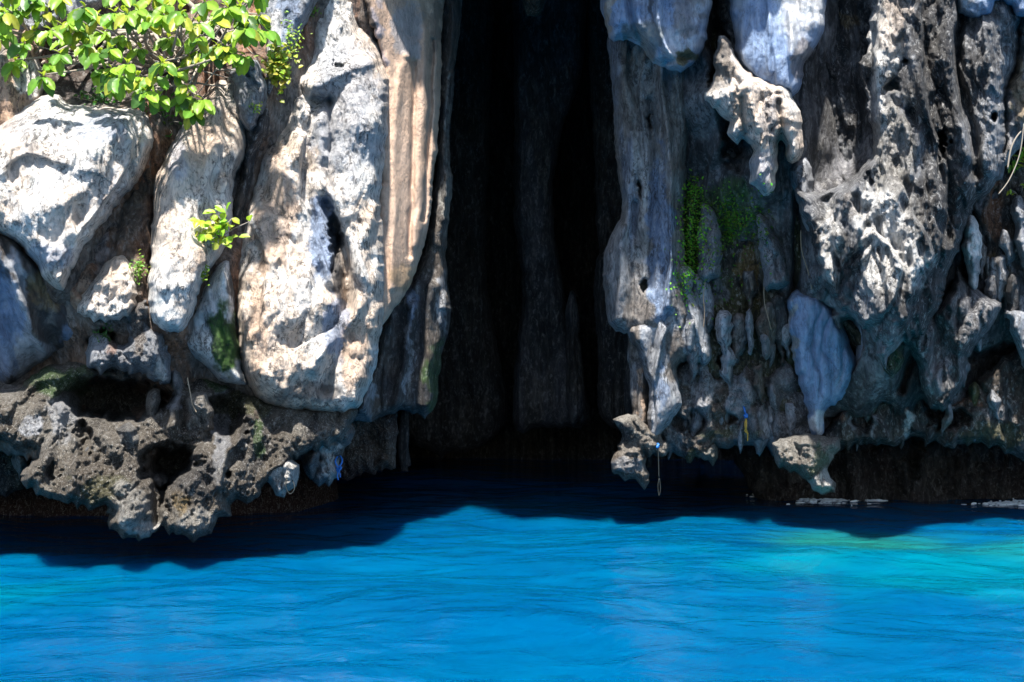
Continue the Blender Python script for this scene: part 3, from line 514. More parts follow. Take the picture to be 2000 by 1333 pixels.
rock('pedestal_knob', cr, [(1512, 872), (1560, 850), (1610, 850), (1642, 858), (1630, 890), (1618, 920), (1634, 948), (1632, 960), (1606, 966), (1584, 958), (1578, 934), (1556, 922), (1524, 906)], 10.55, M_BARN, bulge=.18, R=26, kind='barnacle', c1='barn', c2='brown', step=2., skirt=.6,
     stains=[(1605, 945, 30, 20, 'white', .7), (1600, 890, 12, 30, 'moss', .5)])
rock('barnacle_knob', cr, [(1198, 820), (1240, 812), (1280, 845), (1302, 866), (1290, 884), (1264, 884), (1264, 934), (1246, 938), (1228, 930), (1200, 924), (1194, 905), (1210, 875), (1214, 850)], 10.6, M_BARN, bulge=.15, R=26, kind='barnacle', c1='barn', c2='brown', step=2., skirt=.8, stains=[(1220, 845, 30, 20, 'dark', .9), (1230, 910, 30, 18, 'pale', .5)])
rock('drip_stone', cr, [(1340, 870), (1396, 868), (1398, 890), (1388, 900), (1366, 888), (1344, 894)], 10.9, M_BARN, bulge=.1, R=14, kind='barnacle', c1='olive', c2='barn', step=2., skirt=.5)
rock('right_stalactite', cr, [(1884, 430), (1895, 420), (1915, 450), (1918, 500), (1914, 545), (1904, 562), (1890, 540), (1880, 490)], 10.3, M_WHITE, bulge=.14, R=18, kind='rough', c1='white', c2='grey', step=2., skirt=.6, label='short pale stalactite beside the great block')
rock('ragged_wall', cr, [(1880, 330), (1960, 320), (2010, 260), (2120, 200), (2120, 700), (2000, 660), (1960, 600), (1930, 540), (1905, 440)], 10.8, M_DARK, bulge=.2, R=40, kind='dark', c1='brown', c2='dark', c3='grey', step=2.4, stains=[(1945, 400, 20, 80, 'rust', .7), (1935, 510, 12, 30, 'ochre', .7)])
rock('ragged_wall', cr, [(1990, -220), (2200, -220), (2200, 220), (2040, 240), (1985, 290), (1955, 330), (1958, 270), (1965, 180), (1985, 90)], 10.35, M_WHITE, bulge=.2, R=40, kind='rough', c1='cream', c2='grey', step=2.4, stains=[(1985, 170, 30, 80, 'ochre', .6), (1990, 60, 30, 60, 'dark', .7)])
rock('blue_brow', cr, [(1850, -220), (2150, -220), (2150, 30), (2000, 34), (1975, 12), (1950, 6), (1935, 30), (1908, 36), (1880, 24), (1866, 0)], 10.0, M_SMOOTH, bulge=.15, R=30, kind='smooth', c1='blue', c2='grey', step=2.4, skirt=.7)  # blue tone paints in shade under the sky
rock('white_drip', cr, [(1975, 390), (1992, 380), (2010, 400), (2060, 420), (2060, 560), (2000, 520), (1984, 470)], 10.5, M_WHITE, bulge=.14, R=20, kind='rough', c1='white', c2='grey', step=2.2, skirt=.6)
rock('grey_corner', cr, [(1962, 612), (1990, 600), (2080, 640), (2080, 800), (2010, 740), (1985, 680)], 10.6, M_CURT, bulge=.15, R=25, kind='flute', c1='pale', c2='grey', step=2.3, skirt=.8)

fill_root(cl, [(-300, -500), (760, -500), (745, -60), (740, 200), (738, 480), (735, 620), (700, 760), (650, 850), (600, 880), (540, 860), (300, 940), (0, 880), (-300, 860)], 10.7, M_CURT,
          bulge=.1, R=30, kind='rough', c1=(.21, .13, .085), c2=(.2, .18, .16), c3='rust', step=3.2, skirt=1.2, holes=[(225, 775, 112, 48, .7), (335, 905, 60, 44, .7), (440, 810, 40, 38, .45), (205, 655, 26, 16, .3)], amp=.42, under=(.17, .0035, 0), stains=[(120, 150, 130, 60, 'black', .7), (480, 260, 30, 120, 'black', .6)])  # black patches paint shade into the bush hollow and the crack
fill_root(cr, [(1235, -500), (2300, -500), (2300, 880), (2000, 800), (1930, 850), (1890, 796), (1850, 842), (1800, 780), (1770, 838), (1735, 782), (1700, 812), (1680, 850), (1650, 800), (1600, 850), (1560, 810), (1500, 835), (1400, 850), (1290, 840), (1262, 780), (1245, 600), (1225, 200)], 11.5, M_CURT,
          bulge=.1, R=40, kind='flute', c1='dark', c2=(.24, .24, .255), c3='black', step=3.2, skirt=1.5, amp=.6, ridges=[([(1392, -60), (1396, 120), (1420, 260)], 9, -.35), ([(1330, 560), (1318, 700), (1330, 800)], 7, -.25), ([(1480, 560), (1476, 700), (1500, 800)], 7, -.25), ([(1560, 380), (1552, 560), (1536, 720)], 8, -.3), ([(1860, 560), (1790, 680), (1760, 760)], 8, -.3), ([(1960, 320), (1900, 440), (1880, 620)], 9, -.3), ([(1420, 600), (1430, 780)], 6, -.2)], holes=[(1655, 680, 30, 70, .5), (1945, 730, 70, 60, .5), (1850, 830, 70, 25, .4), (1440, 250, 30, 90, .4), (1600, 610, 40, 20, .3), (1405, 120, 16, 90, .35)], under=(.4, .0045, 0), stains=[(1400, 60, 22, 160, 'brown', .8), (1440, 300, 40, 110, 'black', .7), (1480, 560, 60, 120, 'olive', .7), (1420, 420, 70, 70, 'moss', .8)])
# ---- water-level wall deep under the right cliff, and the cave itself
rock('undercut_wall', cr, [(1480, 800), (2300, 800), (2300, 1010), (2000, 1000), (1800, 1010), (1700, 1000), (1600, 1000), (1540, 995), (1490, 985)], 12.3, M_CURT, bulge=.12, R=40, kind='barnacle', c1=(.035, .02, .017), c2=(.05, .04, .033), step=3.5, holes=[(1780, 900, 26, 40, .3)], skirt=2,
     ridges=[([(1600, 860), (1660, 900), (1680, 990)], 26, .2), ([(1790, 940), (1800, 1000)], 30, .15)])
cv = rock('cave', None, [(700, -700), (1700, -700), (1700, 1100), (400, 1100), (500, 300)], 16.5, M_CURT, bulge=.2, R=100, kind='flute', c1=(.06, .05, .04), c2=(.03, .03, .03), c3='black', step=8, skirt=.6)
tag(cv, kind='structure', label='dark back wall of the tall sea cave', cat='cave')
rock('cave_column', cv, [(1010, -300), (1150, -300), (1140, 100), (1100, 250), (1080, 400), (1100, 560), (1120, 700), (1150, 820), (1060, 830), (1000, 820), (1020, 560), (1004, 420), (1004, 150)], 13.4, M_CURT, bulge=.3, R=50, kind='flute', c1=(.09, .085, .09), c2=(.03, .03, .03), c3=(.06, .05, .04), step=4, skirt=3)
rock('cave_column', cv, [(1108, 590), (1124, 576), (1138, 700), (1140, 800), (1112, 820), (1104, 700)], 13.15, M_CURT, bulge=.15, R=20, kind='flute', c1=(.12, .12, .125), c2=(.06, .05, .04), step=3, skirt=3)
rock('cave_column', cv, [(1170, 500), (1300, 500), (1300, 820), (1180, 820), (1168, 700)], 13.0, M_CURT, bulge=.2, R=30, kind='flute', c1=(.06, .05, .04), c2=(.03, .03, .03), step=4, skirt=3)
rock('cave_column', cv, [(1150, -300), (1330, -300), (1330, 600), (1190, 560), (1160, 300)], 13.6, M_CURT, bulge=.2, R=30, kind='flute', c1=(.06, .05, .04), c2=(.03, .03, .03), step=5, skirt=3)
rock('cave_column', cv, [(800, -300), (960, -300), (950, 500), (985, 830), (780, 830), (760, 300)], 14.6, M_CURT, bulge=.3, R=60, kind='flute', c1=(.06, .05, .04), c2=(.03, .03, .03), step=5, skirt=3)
def slab(name, parent, x0, x1, y0, y1, z0, z1, mat, n=(60, 30), amp=.25, tone='brown', lip=None, rise=0.):
    """thick displaced block: roof mass over the frame"""
    V = []; F = []
    nx, ny = n
    xs = np.linspace(x0, x1, nx); ys = np.linspace(y0, y1, ny)
    X, Y = np.meshgrid(xs, ys)
    if lip is not None:
        t = (Y-y0)/(y1-y0); Y = lip(X)*(1-t)+y1*t
    low = z0+amp*fbm(X, Y, X*0+3, 1.2, 4)+amp*.4*ridged(X, Y, X*0, 3, 3)
    low = low+rise*np.maximum(Y-Y[0:1], 0)
    top = np.maximum(low+.3, z1)
    V = np.concatenate([np.stack([X, Y, low], -1).reshape(-1, 3), np.stack([X, Y, top], -1).reshape(-1, 3)])
    k = np.arange(nx*ny).reshape(ny, nx); a = []
    q = np.stack([k[:-1, :-1], k[:-1, 1:], k[1:, 1:], k[1:, :-1]], -1).reshape(-1, 4)
    a.append(q[:, ::-1]); a.append(q+nx*ny)
    for e in (k[0], k[-1][::-1], k[:, 0][::-1], k[:, -1]):
        a.append(np.stack([e[:-1], e[1:], e[1:]+nx*ny, e[:-1]+nx*ny], 1))
    c = np.tile(np.array([*C[tone], 1.]), (len(V), 1))
    return mesh_obj(name, V, np.concatenate(a), mat, parent, True, c)
# overhanging brow above the picture: shades the cave mouth and the drapes
slab('rock_brow', cr, -.95, 2.7, 9., 12., 4.1, 6.6, M_DARK, (80, 40), .12, 'grey', lip=lambda x: 9.85-.95*np.exp(-((x-.15)/.52)**4)-.4*np.exp(-((x-1.25)/.75)**4)+.1*np.sin(x*4.)+.07*np.sin(x*9+1)+.5*np.clip(x-1.9, 0, 1)+.0*x, rise=.55)
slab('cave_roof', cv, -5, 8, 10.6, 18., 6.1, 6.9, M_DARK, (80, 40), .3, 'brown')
def sidewall(name, parent, pts, mat, z0, z1, tone='dark', amp=.25, reverse=False):
    p = catmull(pts, .12, False); zs = np.linspace(z0, z1, 60)
    k1 = np.arange(len(p)); X = np.tile(p[:, 0], (60, 1)); Y = np.tile(p[:, 1], (60, 1)); Z = np.tile(zs[:, None], (1, len(p)))
    dx = amp*fbm(X, Y, Z*.4, 1.4, 4)+.08*ridged(X, Y, Z*.2, 4, 3)
    V = np.stack([X+dx, Y+.5*dx, Z], -1).reshape(-1, 3); k = np.arange(len(V)).reshape(X.shape)
    q = np.stack([k[:-1, :-1], k[:-1, 1:], k[1:, 1:], k[1:, :-1]], -1).reshape(-1, 4)
    if reverse: q = q[:, ::-1]
    c = np.tile(np.array([*C[tone], 1.]), (len(V), 1))
    return mesh_obj(name, V, q, mat, parent, True, c)
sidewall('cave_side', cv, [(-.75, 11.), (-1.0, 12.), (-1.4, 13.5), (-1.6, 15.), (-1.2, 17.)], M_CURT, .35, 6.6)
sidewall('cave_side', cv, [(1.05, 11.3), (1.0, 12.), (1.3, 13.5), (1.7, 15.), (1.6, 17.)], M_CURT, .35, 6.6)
sidewall('undercut_back', cl, [(-7, 10.8), (-4, 11.), (-2.2, 11.2), (-1.6, 12.), (-1.9, 14.), (-1.6, 17.)], M_BARN, -.5, 1.2, 'wine', .3)
rock('roof_stalactite', cv, [(1018, -60), (1066, -60), (1064, 8), (1054, 26), (1042, 33), (1028, 26), (1020, 8)], 11.2, M_BARN, bulge=.1, R=20, kind='rough', c1='brown', c2='olive', step=2.5, skirt=.15)

# ------------------------------------------------------------------ the sea
def water_height(X, Y):
    z = .06*fbm(X*.8+Y*.3, Y*1.2-X*.15, X*0, .7, 2)+.014*fbm(X*1.2+.6*Y, Y*1.4-.3*X, X*0+4, 1.9, 2)+.002*fbm(X*1.3, Y*2.2, X*0+8, 7., 2)
    return z
def water_sheet():
    xs = np.concatenate([np.linspace(-400, -7, 40)[:-1], np.linspace(-7, 7, 560), np.linspace(7, 400, 40)[1:]])
    ys = np.concatenate([np.linspace(-300, 3, 40)[:-1], np.linspace(3, 14, 520), np.linspace(14, 400, 40)[1:]])
    X, Y = np.meshgrid(xs, ys); Z = water_height(X, Y)
    V = np.stack([X, Y, Z], -1).reshape(-1, 3); k = np.arange(len(V)).reshape(X.shape)
    q = np.stack([k[:-1, :-1], k[:-1, 1:], k[1:, 1:], k[1:, :-1]], -1).reshape(-1, 4)
    m, n, b, L = newmat('turquoise_sea'); N = n.nodes.new
    geo = N('ShaderNodeNewGeometry')
    def ell(cx, cy, rx, ry):   # shallow reef patches that tint the water
        s = N('ShaderNodeVectorMath'); s.operation = 'SUBTRACT'; L.new(geo.outputs['Position'], s.inputs[0]); s.inputs[1].default_value = (cx, cy, 0)
        d = N('ShaderNodeVectorMath'); d.operation = 'MULTIPLY'; L.new(s.outputs[0], d.inputs[0]); d.inputs[1].default_value = (1/rx, 1/ry, 0)
        l = N('ShaderNodeVectorMath'); l.operation = 'LENGTH'; L.new(d.outputs[0], l.inputs[0])
        nz = N('ShaderNodeTexNoise'); nz.inputs['Scale'].default_value = 1.5; nz.inputs['Detail'].default_value = 4; L.new(geo.outputs['Position'], nz.inputs['Vector'])
        a = N('ShaderNodeMath'); a.operation = 'MULTIPLY_ADD'; L.new(nz.outputs['Fac'], a.inputs[0]); a.inputs[1].default_value = 1.6; a.inputs[2].default_value = -.8
        a2 = N('ShaderNodeMath'); a2.operation = 'ADD'; L.new(l.outputs['Value'], a2.inputs[0]); L.new(a.outputs[0], a2.inputs[1])
        r = N('ShaderNodeMapRange'); r.interpolation_type = 'SMOOTHSTEP'; L.new(a2.outputs[0], r.inputs[0]); r.inputs[1].default_value = 0.1; r.inputs[2].default_value = 1.1; r.inputs[3].default_value = 1; r.inputs[4].default_value = 0
        return r.outputs[0]
    def mixc(f, a, bb):
        t = N('ShaderNodeMix'); t.data_type = 'RGBA'
        for i, v in ((0, f), (6, a), (7, bb)):
            if isinstance(v, (int, float)): t.inputs[i].default_value = v
            elif isinstance(v, tuple): t.inputs[i].default_value = (*v, 1)
            else: L.new(v, t.inputs[i])
        return t.outputs[2]
    nz = N('ShaderNodeTexNoise'); nz.inputs['Scale'].default_value = .8; nz.inputs['Detail'].default_value = 5; L.new(geo.outputs['Position'], nz.inputs['Vector'])
    mr = N('ShaderNodeMapRange'); L.new(nz.outputs['Fac'], mr.inputs[0]); mr.inputs[1].default_value = .35; mr.inputs[2].default_value = .65
    c = mixc(mr.outputs[0], (.0, .046, .122), (.0, .06, .14))
    c = mixc(ell(2.6, 8.6, 1.9, 1.5), c, (.0, .09, .135))
    c = mixc(ell(2.35, 9.7, 1.1, .75), c, (.006, .105, .1))
    c = mixc(ell(3.7, 9.4, 1.0, .8), c, (.004, .11, .12))
    c = mixc(ell(-3.2, 7.6, 1.3, .8), c, (.0, .085, .135))
    # thin darker wave troughs, stretched across the view
    mp = N('ShaderNodeMapping'); mp.inputs['Scale'].default_value = (.9, 1.15, 1); mp.inputs['Rotation'].default_value = (0, 0, -.4); L.new(geo.outputs['Position'], mp.inputs['Vector'])
    w1 = N('ShaderNodeTexNoise'); w1.inputs['Scale'].default_value = 2.3; w1.inputs['Detail'].default_value = 5; w1.inputs['Roughness'].default_value = .46; w1.inputs['Distortion'].default_value = .7; L.new(mp.outputs[0], w1.inputs['Vector'])
    w2 = N('ShaderNodeTexNoise'); w2.inputs['Scale'].default_value = 26; w2.inputs['Detail'].default_value = 4; w2.inputs['Distortion'].default_value = .6; L.new(mp.outputs[0], w2.inputs['Vector'])
    ad = N('ShaderNodeMath'); ad.operation = 'MULTIPLY_ADD'; L.new(w2.outputs['Fac'], ad.inputs[0]); ad.inputs[1].default_value = .07; L.new(w1.outputs['Fac'], ad.inputs[2])
    bp = N('ShaderNodeBump'); bp.inputs['Strength'].default_value = .28; bp.inputs['Distance'].default_value = .11; L.new(ad.outputs[0], bp.inputs['Height'])
    L.new(bp.outputs[0], b.inputs['Normal'])
    L.new(c, b.inputs['Base Color']); b.inputs['Roughness'].default_value = .06; b.inputs['IOR'].default_value = 1.33
    b.inputs['Specular IOR Level'].default_value = .12
    b.inputs['Subsurface Weight'].default_value = 1; b.inputs['Subsurface Scale'].default_value = 1.1; b.inputs['Subsurface Radius'].default_value = (.2, .8, 1)
    o = mesh_obj('water', V, q, m, None, True); tag(o, 'clear turquoise sea water in front of the cliff and into the cave', 'water', kind='structure')
water_sheet()

# seabed far below keeps the sheet from being bottomless
exec_small = True

# ------------------------------------------------------------------ small things
def tube(name, pts, rad, mat, parent=None, sides=7, closed=False, tint=None):
    V, F = tube_data([(pts, rad)], sides)
    return mesh_obj(name, V, F, mat, parent, True)
def tube_data(paths, sides=6):
    V, F = [], []
    for pts, rad in paths:
        pts = [Vector(p) for p in pts]; n = len(pts); base = len(V)
        for i, p in enumerate(pts):
            t = (pts[min(i+1, n-1)]-pts[max(i-1, 0)]).normalized()
            u = t.cross(Vector((.13, .9, .31))).normalized(); v = t.cross(u)
            r = rad(i/(n-1)) if callable(rad) else rad
            for s in range(sides):
                a = 2*math.pi*s/sides; V.append(p+(u*math.cos(a)+v*math.sin(a))*r)
        for i in range(n-1):
            for s in range(sides):
                a = base+i*sides+s; b = base+i*sides+(s+1) % sides
                F.append((a, b, b+sides, a+sides))
        F.append(tuple(base+s for s in range(sides))[::-1]); F.append(tuple(base+(n-1)*sides+s for s in range(sides)))
    return V, F
def spline3(pts, k=6):
    pts = [Vector(p) for p in pts]; out = []
    for i in range(len(pts)-1):
        a, b, c, d = pts[max(i-1, 0)], pts[i], pts[i+1], pts[min(i+2, len(pts)-1)]
        for j in range(k):
            t = j/k; out.append(.5*((2*b)+(-a+c)*t+(2*a-5*b+4*c-d)*t*t+(-a+3*b-3*c+d)*t**3))
    out.append(pts[-1]); return out
bpy.context.view_layer.update(); DG = bpy.context.evaluated_depsgraph_get()
def depth(px, py, default):
    """distance of the rock face along this line of sight, so small things sit on it"""
    d = P(px, py, 10.)-Vector((0, 0, CAMH))
    ok, loc, *_ = scene.ray_cast(DG, Vector((0, 0, CAMH)), d.normalized())
    return loc.y if ok and loc.z > .02 and loc.y < 12.4 else default
rnd = random.Random(11)
def rv(s=1.): return Vector((rnd.gauss(0, s), rnd.gauss(0, s), rnd.gauss(0, s)))

def add_leaf(V, F, Cc, base, d, nrm, L, Wd, tint, curl=.25, tip=.5, nseg=8):
    """one broad leaf: folded midrib, rounded obovate outline, drooping tip"""
    d = d.normalized(); s = d.cross(nrm).normalized(); nrm = s.cross(d).normalized()
    b0 = len(V)
    for i in range(nseg+1):
        t = i/nseg
        w = Wd*.5*(math.sin(math.pi*t)**.62)*(.88+.24*t) if 0 < i < nseg else .002
        c = base+d*(L*t)-nrm*(curl*L*t*t)+nrm*.02*L
        c2 = nrm*(w*.32)
        rip = nrm*(.03*L*math.sin(i*2.6))
        for q, (side, k) in enumerate(((-1, 1), (-.5, .35), (0, 0), (.5, .35), (1, 1))):
            V.append(c+s*(side*w)+c2*k+rip*abs(side))
            vein = 1.22 if side == 0 else (1. if i % 2 else .93)
            Cc.append((tint[0]*vein, tint[1]*vein, tint[2]*vein, 1))
    for i in range(nseg):
        for q in range(4):
            a = b0+i*5+q; F.append((a, a+1, a+6, a+5))
def leaf_tint(r=rnd):
    k = r.random()
    if k < .15: c = (.42, .46, .05)
    elif k < .55: c = (.27, .46, .04)
    elif k < .85: c = (.15, .34, .035)
    else: c = (.07, .18, .03)
    j = r.uniform(.6, .95); return tuple(v*j for v in c)

# -- the bush hanging over the left lobe
def make_bush():
    root = bpy.data.objects.new('shrub', None); col.objects.link(root); root.location = P(250, 120, 9.6)
    tag(root, 'broad leaved green shrub hanging over the pale boulder at top left', 'shrub')
    V, F, Cc = [], [], []
    tips = [(10, 60, 8.9), (12, 25, 8.8), (45, 85, 8.9), (100, 60, 8.75), (118, 105, 8.55), (85, 150, 8.6), (40, 20, 9), (75, 8, 9), (92, 25, 9.1), (140, 40, 8.8), (160, 60, 8.9), (165, 15, 8.7), (195, 105, 8.6), (215, 95, 8.7),
            (190, 30, 8.8), (225, 25, 8.7), (248, 28, 8.55), (235, 70, 8.8), (270, 20, 8.8), (290, 45, 8.7), (325, 10, 8.8), (355, 30, 8.45), (318, 30, 8.7), (388, 45, 8.5), (420, 40, 8.6), (385, 75, 8.6), (250, 125, 8.45), (235, 150, 8.5), (270, 150, 8.6),
            (215, 160, 8.6), (318, 125, 8.45), (300, 150, 8.5), (345, 140, 8.6), (285, 180, 8.45), (312, 188, 8.5), (365, 165, 8.55), (360, 190, 8.6), (395, 195, 8.6), (378, 215, 8.6), (445, 15, 8.6), (470, 20, 8.7),
            (480, 55, 8.6), (500, 60, 8.7), (505, 30, 8.8), (440, 90, 8.6), (460, 105, 8.6), (480, 110, 8.7), (425, 90, 8.7), (520, 60, 8.8), (400, 5, 8.8), (300, -5, 8.9), (240, -10, 8.9), (120, -5, 9), (60, -10, 9), (20, -15, 9), (350, -10, 8.9), (450, -15, 8.9),
            (500, -10, 9), (205, 60, 9.), (130, 75, 9), (70, 60, 9.1), (330, 75, 8.9), (400, 100, 8.9), (30, 120, 9.0), (100, 125, 8.8), (-15, 40, 8.9), (-30, 80, 9), (275, 95, 8.9), (205, 135, 8.8), (370, 110, 9.0)]
    br = []; bases = [P(330, 130, 9.5), P(205, 60, 9.6), P(60, 40, 9.6), P(420, 50, 9.6), P(100, 80, 9.6), P(300, 60, 9.6)]
    for (x, y, D) in tips+[(x_+rnd.gauss(0, 22), y_-6+rnd.gauss(0, 9), D_+.1) for x_, y_, D_ in tips[::3]]:
        c = P(x, y, D)
        b = min(bases, key=lambda q: (q-c).length+rnd.random()*.3)
        mid = (b+c)*.5+Vector((rnd.gauss(0, .05), 0, -.06+rnd.gauss(0, .04)))
        br.append((spline3([b, mid+rv(.02), c-Vector((0, 0, -.01))+rv(.008)], 7), (lambda t: .014*(1-t)+.0035)))
        n = rnd.randint(5, 7); a0 = rnd.random()*6.28
        for i in range(n):
            a = a0+i*2*math.pi/n+rnd.gauss(0, .25)
            out = Vector((math.cos(a), -.55+.55*math.sin(a), -.05-.42*abs(math.sin(a*.5+.3))))
            d = (out*.9+Vector((0, -.15, -.55))+rv(.18)).normalized()
            up = Vector((rnd.gauss(0, .25), -.75, .75))
            L = rnd.choice((rnd.uniform(.1, .14), rnd.uniform(.055, .11)))
            add_leaf(V, F, Cc, c+d*.012, d, up, L, L*rnd.uniform(.46, .58), leaf_tint(), curl=rnd.uniform(.05, .4))
        for i in range(2):
            d = (Vector((rnd.gauss(0, .4), -.5, .6))).normalized()
            add_leaf(V, F, Cc, c, d, Vector((0, -.4, 1)), .05, .025, (.32, .42, .06))
    for b in bases:
        for k in range(3):
            e = b+Vector((rnd.uniform(-.5, .5), rnd.uniform(.1, .5), rnd.uniform(-.1, .5))); br.append((spline3([e, (e+b)/2+rv(.05), b]), .018))
    for i in range(len(bases)-1): br.append((spline3([bases[i], (bases[i]+bases[i+1])/2+rv(.06), bases[i+1]]), .015))
    for i in range(46):   # bare twigs
        a = P(rnd.uniform(20, 480), rnd.uniform(40, 170), 9.2); e = a+Vector((rnd.gauss(0, .22), -.1, rnd.gauss(-.05, .12)))
        br.append((spline3([a, (a+e)/2+rv(.03), e]), (lambda t: .006*(1-t)+.002)))
    l = root.location
    o = mesh_obj('foliage', [v-l for v in V], F, M_LEAF, root, True, Cc)
    BV, BF = tube_data(br); mesh_obj('branches', [v-l for v in BV], BF, M_BARK, root)
make_bush()
GROUPS = dict(fern='lime tufts on the rock', climbing_plant='leafy twigs at the right edge')
def small_plant(name, label, cat, px, py, D, n, spread, L, wr=.55, tint=None, group=None, stems=True, drop=0., mat=None):
    D = depth(px, py, D)-.03; root = bpy.data.objects.new(name, None); col.objects.link(root); root.location = P(px, py, D)
    tag(root, label, cat, group or GROUPS.get(name)); V, F, Cc, br = [], [], [], []
    for i in range(n):
        c = Vector((rnd.gauss(0, spread[0]), -abs(rnd.gauss(0, spread[1])), rnd.gauss(0, spread[2])-drop*rnd.random()))
        d = Vector((rnd.gauss(0, .8), -.4, rnd.gauss(-.2, .6))).normalized()
        t = leaf_tint() if tint is None else tuple(v*rnd.uniform(.7, 1.25) for v in tint)
        add_leaf(V, F, Cc, c, d, Vector((rnd.gauss(0, .4), -.7, .8)), L*rnd.uniform(.7, 1.2), L*wr, t, nseg=4)
        if stems and i % 2 == 0: br.append(([Vector((0, .05, -spread[2])), c*.5+Vector((0, 0, -.02)), c], .0025))
    mesh_obj('foliage', V, F, mat or M_LEAF, root, True, Cc)
    if br: BV, BF = tube_data(br, 5); mesh_obj('stems', BV, BF, M_BARK, root)
    return root
small_plant('young_plant', 'bright yellow green young plant rooted in the crack between pale ribs', 'plant', 425, 448, 8.45, 64, (.06, .04, .055), .06, .75, (.3, .42, .04))
small_plant('creeping_plant', 'dark green creeper dangling under the left shrub into the crevice', 'plant', 325, 225, 8.85, 46, (.06, .05, .09), .045, .45, (.08, .22, .03))
small_plant('creeping_plant', 'low dark green leaves in the hollow behind the boulder lobe', 'plant', 198, 190, 9.1, 50, (.08, .05, .03), .04, .6, (.05, .15, .03))
small_plant('succulent', 'yellow green round leaved succulent in the notch beside the great lobe', 'plant', 545, 130, 8.95, 260, (.042, .03, .075), .035, .95, (.28, .36, .05), stems=False)
small_plant('fern', 'feathery lime green plant above the round leaved succulent', 'plant', 568, 82, 9.05, 150, (.035, .03, .07), .02, .6, (.22, .34, .03), stems=False)
small_plant('fern', 'small lime tuft high beside the great lobe near the top', 'plant', 612, 22, 9.1, 40, (.022, .02, .025), .022, .5, (.15, .3, .03), stems=False)
small_plant('fern', 'tiny lime tuft on the rock below the succulent', 'plant', 502, 210, 8.75, 36, (.02, .02, .02), .018, .5, (.2, .33, .03), stems=False)
small_plant('fern', 'green tuft on the right side of the white knob', 'plant', 273, 526, 8.62, 90, (.024, .02, .04), .02, .6, (.13, .24, .03), stems=False)
small_plant('fern', 'green tuft in the crack below the young plant', 'plant', 398, 532, 8.55, 60, (.02, .02, .03), .02, .6, (.17, .28, .03), stems=False)
small_plant('fern', 'small dark green tuft under the white knob', 'plant', 205, 655, 8.9, 50, (.03, .02, .03), .018, .6, (.04, .11, .02), stems=False)
small_plant('climbing_plant', 'few lime leaves on bare twigs at the right edge', 'plant', 1985, 318, 10.05, 22, (.07, .04, .04), .06, .45, (.24, .36, .04))
small_plant('climbing_plant', 'lime leaves lower on the right edge below the bare twigs', 'plant', 1995, 372, 10.05, 20, (.05, .04, .04), .055, .45, (.24, .36, .04))
def moss(label, spots, D, n, tint):
    V, F, Cc = [], [], []
    for i in range(n):
        x, y, rx, ry = rnd.choice(spots); x += rnd.gauss(0, rx); y += rnd.gauss(0, ry); c = P(x, y, depth(x, y, D)-.004)
        add_leaf(V, F, Cc, c, Vector((rnd.gauss(0, .7), -.6, rnd.gauss(-.3, .5))), Vector((rnd.gauss(0, .4), -.7, .8)), rnd.uniform(.012, .024), .016, tuple(v*rnd.uniform(.6, 1.4) for v in tint), nseg=2)
    o = mesh_obj('moss', V, F, M_MOSS, None, True, Cc); recentre(o); tag(o, label, 'moss', kind='stuff')
moss('bright green moss strip growing down beside the grey curtain', [(1352, 375, 10, 16), (1350, 430, 12, 26), (1348, 490, 8, 34), (1368, 450, 9, 40), (1340, 520, 14, 40)], 10.85, 1100, (.13, .34, .03))
moss('green moss patch in the middle of the dark panel', [(1420, 405, 14, 18), (1445, 430, 16, 14), (1425, 440, 8, 16), (1480, 440, 14, 40), (1400, 500, 30, 50)], 10.95, 800, (.08, .2, .02))

# twigs, hanging roots
def thing_tube(name, label, cat, pxs, D, rad, mat, group=None, k=6):
    D = min([depth(p[0], p[1], D) for p in pxs]+[D+.4])-.01; pts = spline3([P(p[0], p[1], D) for p in pxs], k)
    o = tube(name, pts, rad, mat); recentre(o); tag(o, label, cat, dict(hanging_root='thin hanging roots', dry_twig='bare twigs').get(name)); return o
thing_tube('hanging_root', 'pale thin root hanging in front of the arched hollow in the left base', 'root', [(366, 738), (372, 770), (376, 790), (384, 806)], 8.5, .0035, M_ROOT)
thing_tube('hanging_root', 'thin root trailing down from the mossy ledge beside the curtain', 'root', [(1378, 548), (1374, 580), (1376, 610), (1374, 640)], 10.6, .003, M_ROOT)
thing_tube('hanging_root', 'thin pale root hanging from the small grey drip stone', 'root', [(1492, 560), (1493, 590), (1500, 620), (1506, 644)], 10.6, .003, M_ROOT)
thing_tube('hanging_root', 'tan root hanging along the olive underside of the great block', 'root', [(1564, 450), (1566, 490), (1578, 530), (1586, 566)], 10.3, .004, M_ROOT)
thing_tube('dry_twig', 'bare grey twig arching over the right edge rocks', 'twig', [(1968, 330), (1975, 290), (1990, 262), (2015, 240)], 10.0, .006, M_BARK)
thing_tube('dry_twig', 'straight bare twig crossing below the arching one at the right edge', 'twig', [(1950, 380), (1972, 350), (1992, 300), (2000, 240)], 10.05, .004, M_BARK)

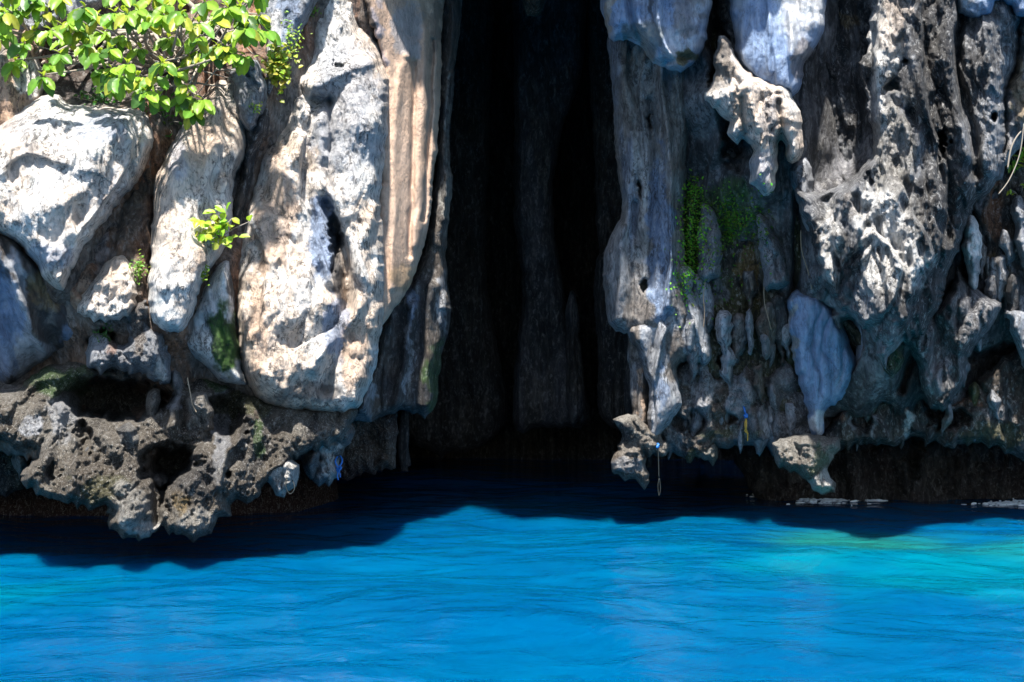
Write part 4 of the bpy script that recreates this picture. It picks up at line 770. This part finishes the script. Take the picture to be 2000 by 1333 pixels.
# ropes
def rope_thing(name, label, parts, px, py, D, at=None):
    if at:      # hang it from the rock it is tied to
        D2 = depth(at[0], at[1], D)-.02; parts = [(nm, m, [([(p[0], p[1], p[2]-D+D2) for p in pl], r) for pl, r in paths]) for nm, m, paths in parts]; D = D2
    root = bpy.data.objects.new(name, None); col.objects.link(root); root.location = P(px, py, D); tag(root, label, 'rope')
    for nm, mat, paths in parts:
        V, F = tube_data([(spline3([P(*p) for p in pl], 5), r) for pl, r in paths], 7)
        mesh_obj(nm, [v-root.location for v in V], F, mat, root)
rope_thing('rope', 'short blue rope loop knotted on the barnacle covered knob', [
    ('loop', M_BLUE, [([(659, 892, 9.10), (655, 902, 9.05), (661, 912, 9.05), (668, 903, 9.07), (666, 893, 9.10), (660, 890, 9.15)], .006)]),
    ('knot', M_BLUE, [([(656, 914, 9.05), (664, 918, 9.03), (666, 912, 9.04), (658, 919, 9.05), (663, 922, 9.04)], .006)]),
    ('tail', M_BLUE, [([(661, 918, 9.05), (659, 930, 9.05), (661, 938, 9.05)], .005), ([(662, 918, 9.05), (664, 926, 9.05), (665, 933, 9.04)], .004)])], 661, 938, 9.05, (655, 893))
rope_thing('rope', 'blue line with yellow tail hanging on the grey drip lumps', [
    ('line', M_BLUE, [([(1451, 784, 10.5), (1453, 798, 10.45), (1457, 812, 10.45)], .005), ([(1455, 784, 10.5), (1455, 800, 10.45), (1458, 812, 10.45)], .004)]),
    ('knot', M_BLUE, [([(1453, 811, 10.44), (1459, 815, 10.43), (1458, 809, 10.44), (1455, 817, 10.45)], .008)]),
    ('tail', M_YEL, [([(1457, 818, 10.45), (1455, 832, 10.45), (1460, 846, 10.45), (1460, 862, 10.45)], .005), ([(1458, 820, 10.45), (1458, 834, 10.44), (1455, 842, 10.45), (1462, 848, 10.44)], .005)])], 1458, 862, 10.45, (1454, 800))
rope_thing('rope', 'long thin dark mooring line with blue knot dangling over dark water', [
    ('knot', M_BLUE, [([(1284, 866, 10.4), (1286, 872, 10.4), (1283, 874, 10.39), (1287, 868, 10.4)], .009)]),
    ('line', M_GREYR, [([(1285, 872, 10.4), (1286, 895, 10.4), (1287, 935, 10.4)], .0035), ([(1287, 935, 10.4), (1285, 950, 10.4), (1287, 969, 10.4), (1290, 955, 10.4), (1288, 935, 10.4)], .003)])], 1287, 969, 10.4, (1280, 868))
rope_thing('rope', 'thin grey wire ring hooked on the small pale barnacle knob', [
    ('line', M_GREYR, [([(560, 930, 8.86), (558, 950, 8.84), (566, 965, 8.84), (575, 956, 8.84), (572, 940, 8.86), (562, 934, 8.88)], .003)])], 566, 965, 8.84, (560, 930))

# foam where the swell meets the right wall
def foam(label, blobs, n, sd):
    r = random.Random(sd); V, F = [], []
    for i in range(n):
        px, py, rx, ry = r.choice(blobs)
        x_, y_ = px+r.gauss(0, rx), py+r.gauss(0, ry); D = CAMH*FPX/(y_-666.5)
        x = (x_-1000)*D/FPX; z0 = float(water_height(np.array([x]), np.array([D]))[0])
        a, b = r.uniform(.008, .035)*r.uniform(.4, 1.3), r.uniform(.002, .006); h = r.uniform(.002, .014); k = len(V); m = 7
        for ring, (s, hh) in enumerate(((1, -.003), (.85, h*.7), (.4, h))):
            for j in range(m):
                t = 2*math.pi*j/m; q = s*(1+.25*math.sin(j*2.3+i)); V.append((x+a*q*math.cos(t), D+b*q*3*math.sin(t), z0+hh))
        for ring in range(2):
            for j in range(m): F.append((k+ring*m+j, k+ring*m+(j+1) % m, k+(ring+1)*m+(j+1) % m, k+(ring+1)*m+j))
        F.append(tuple(k+2*m+j for j in range(m)))
    m_ = simple('sea_foam', (.93, .94, .95), .6)
    o = mesh_obj('sea_foam', V, F, m_, None, True); recentre(o); tag(o, label, 'foam', kind='stuff')
foam('white foam where the swell breaks below the pedestal rock', [(1500, 968, 14, 1.5), (1560, 974, 18, 2), (1612, 979, 20, 3), (1650, 978, 20, 3.5), (1690, 972, 10, 4), (1706, 979, 12, 2), (1625, 979, 34, 5)], 520, 3)
foam('thin white foam along the dark wall at the right edge', [(1950, 986, 20, 2), (1985, 986, 24, 3)], 130, 4)
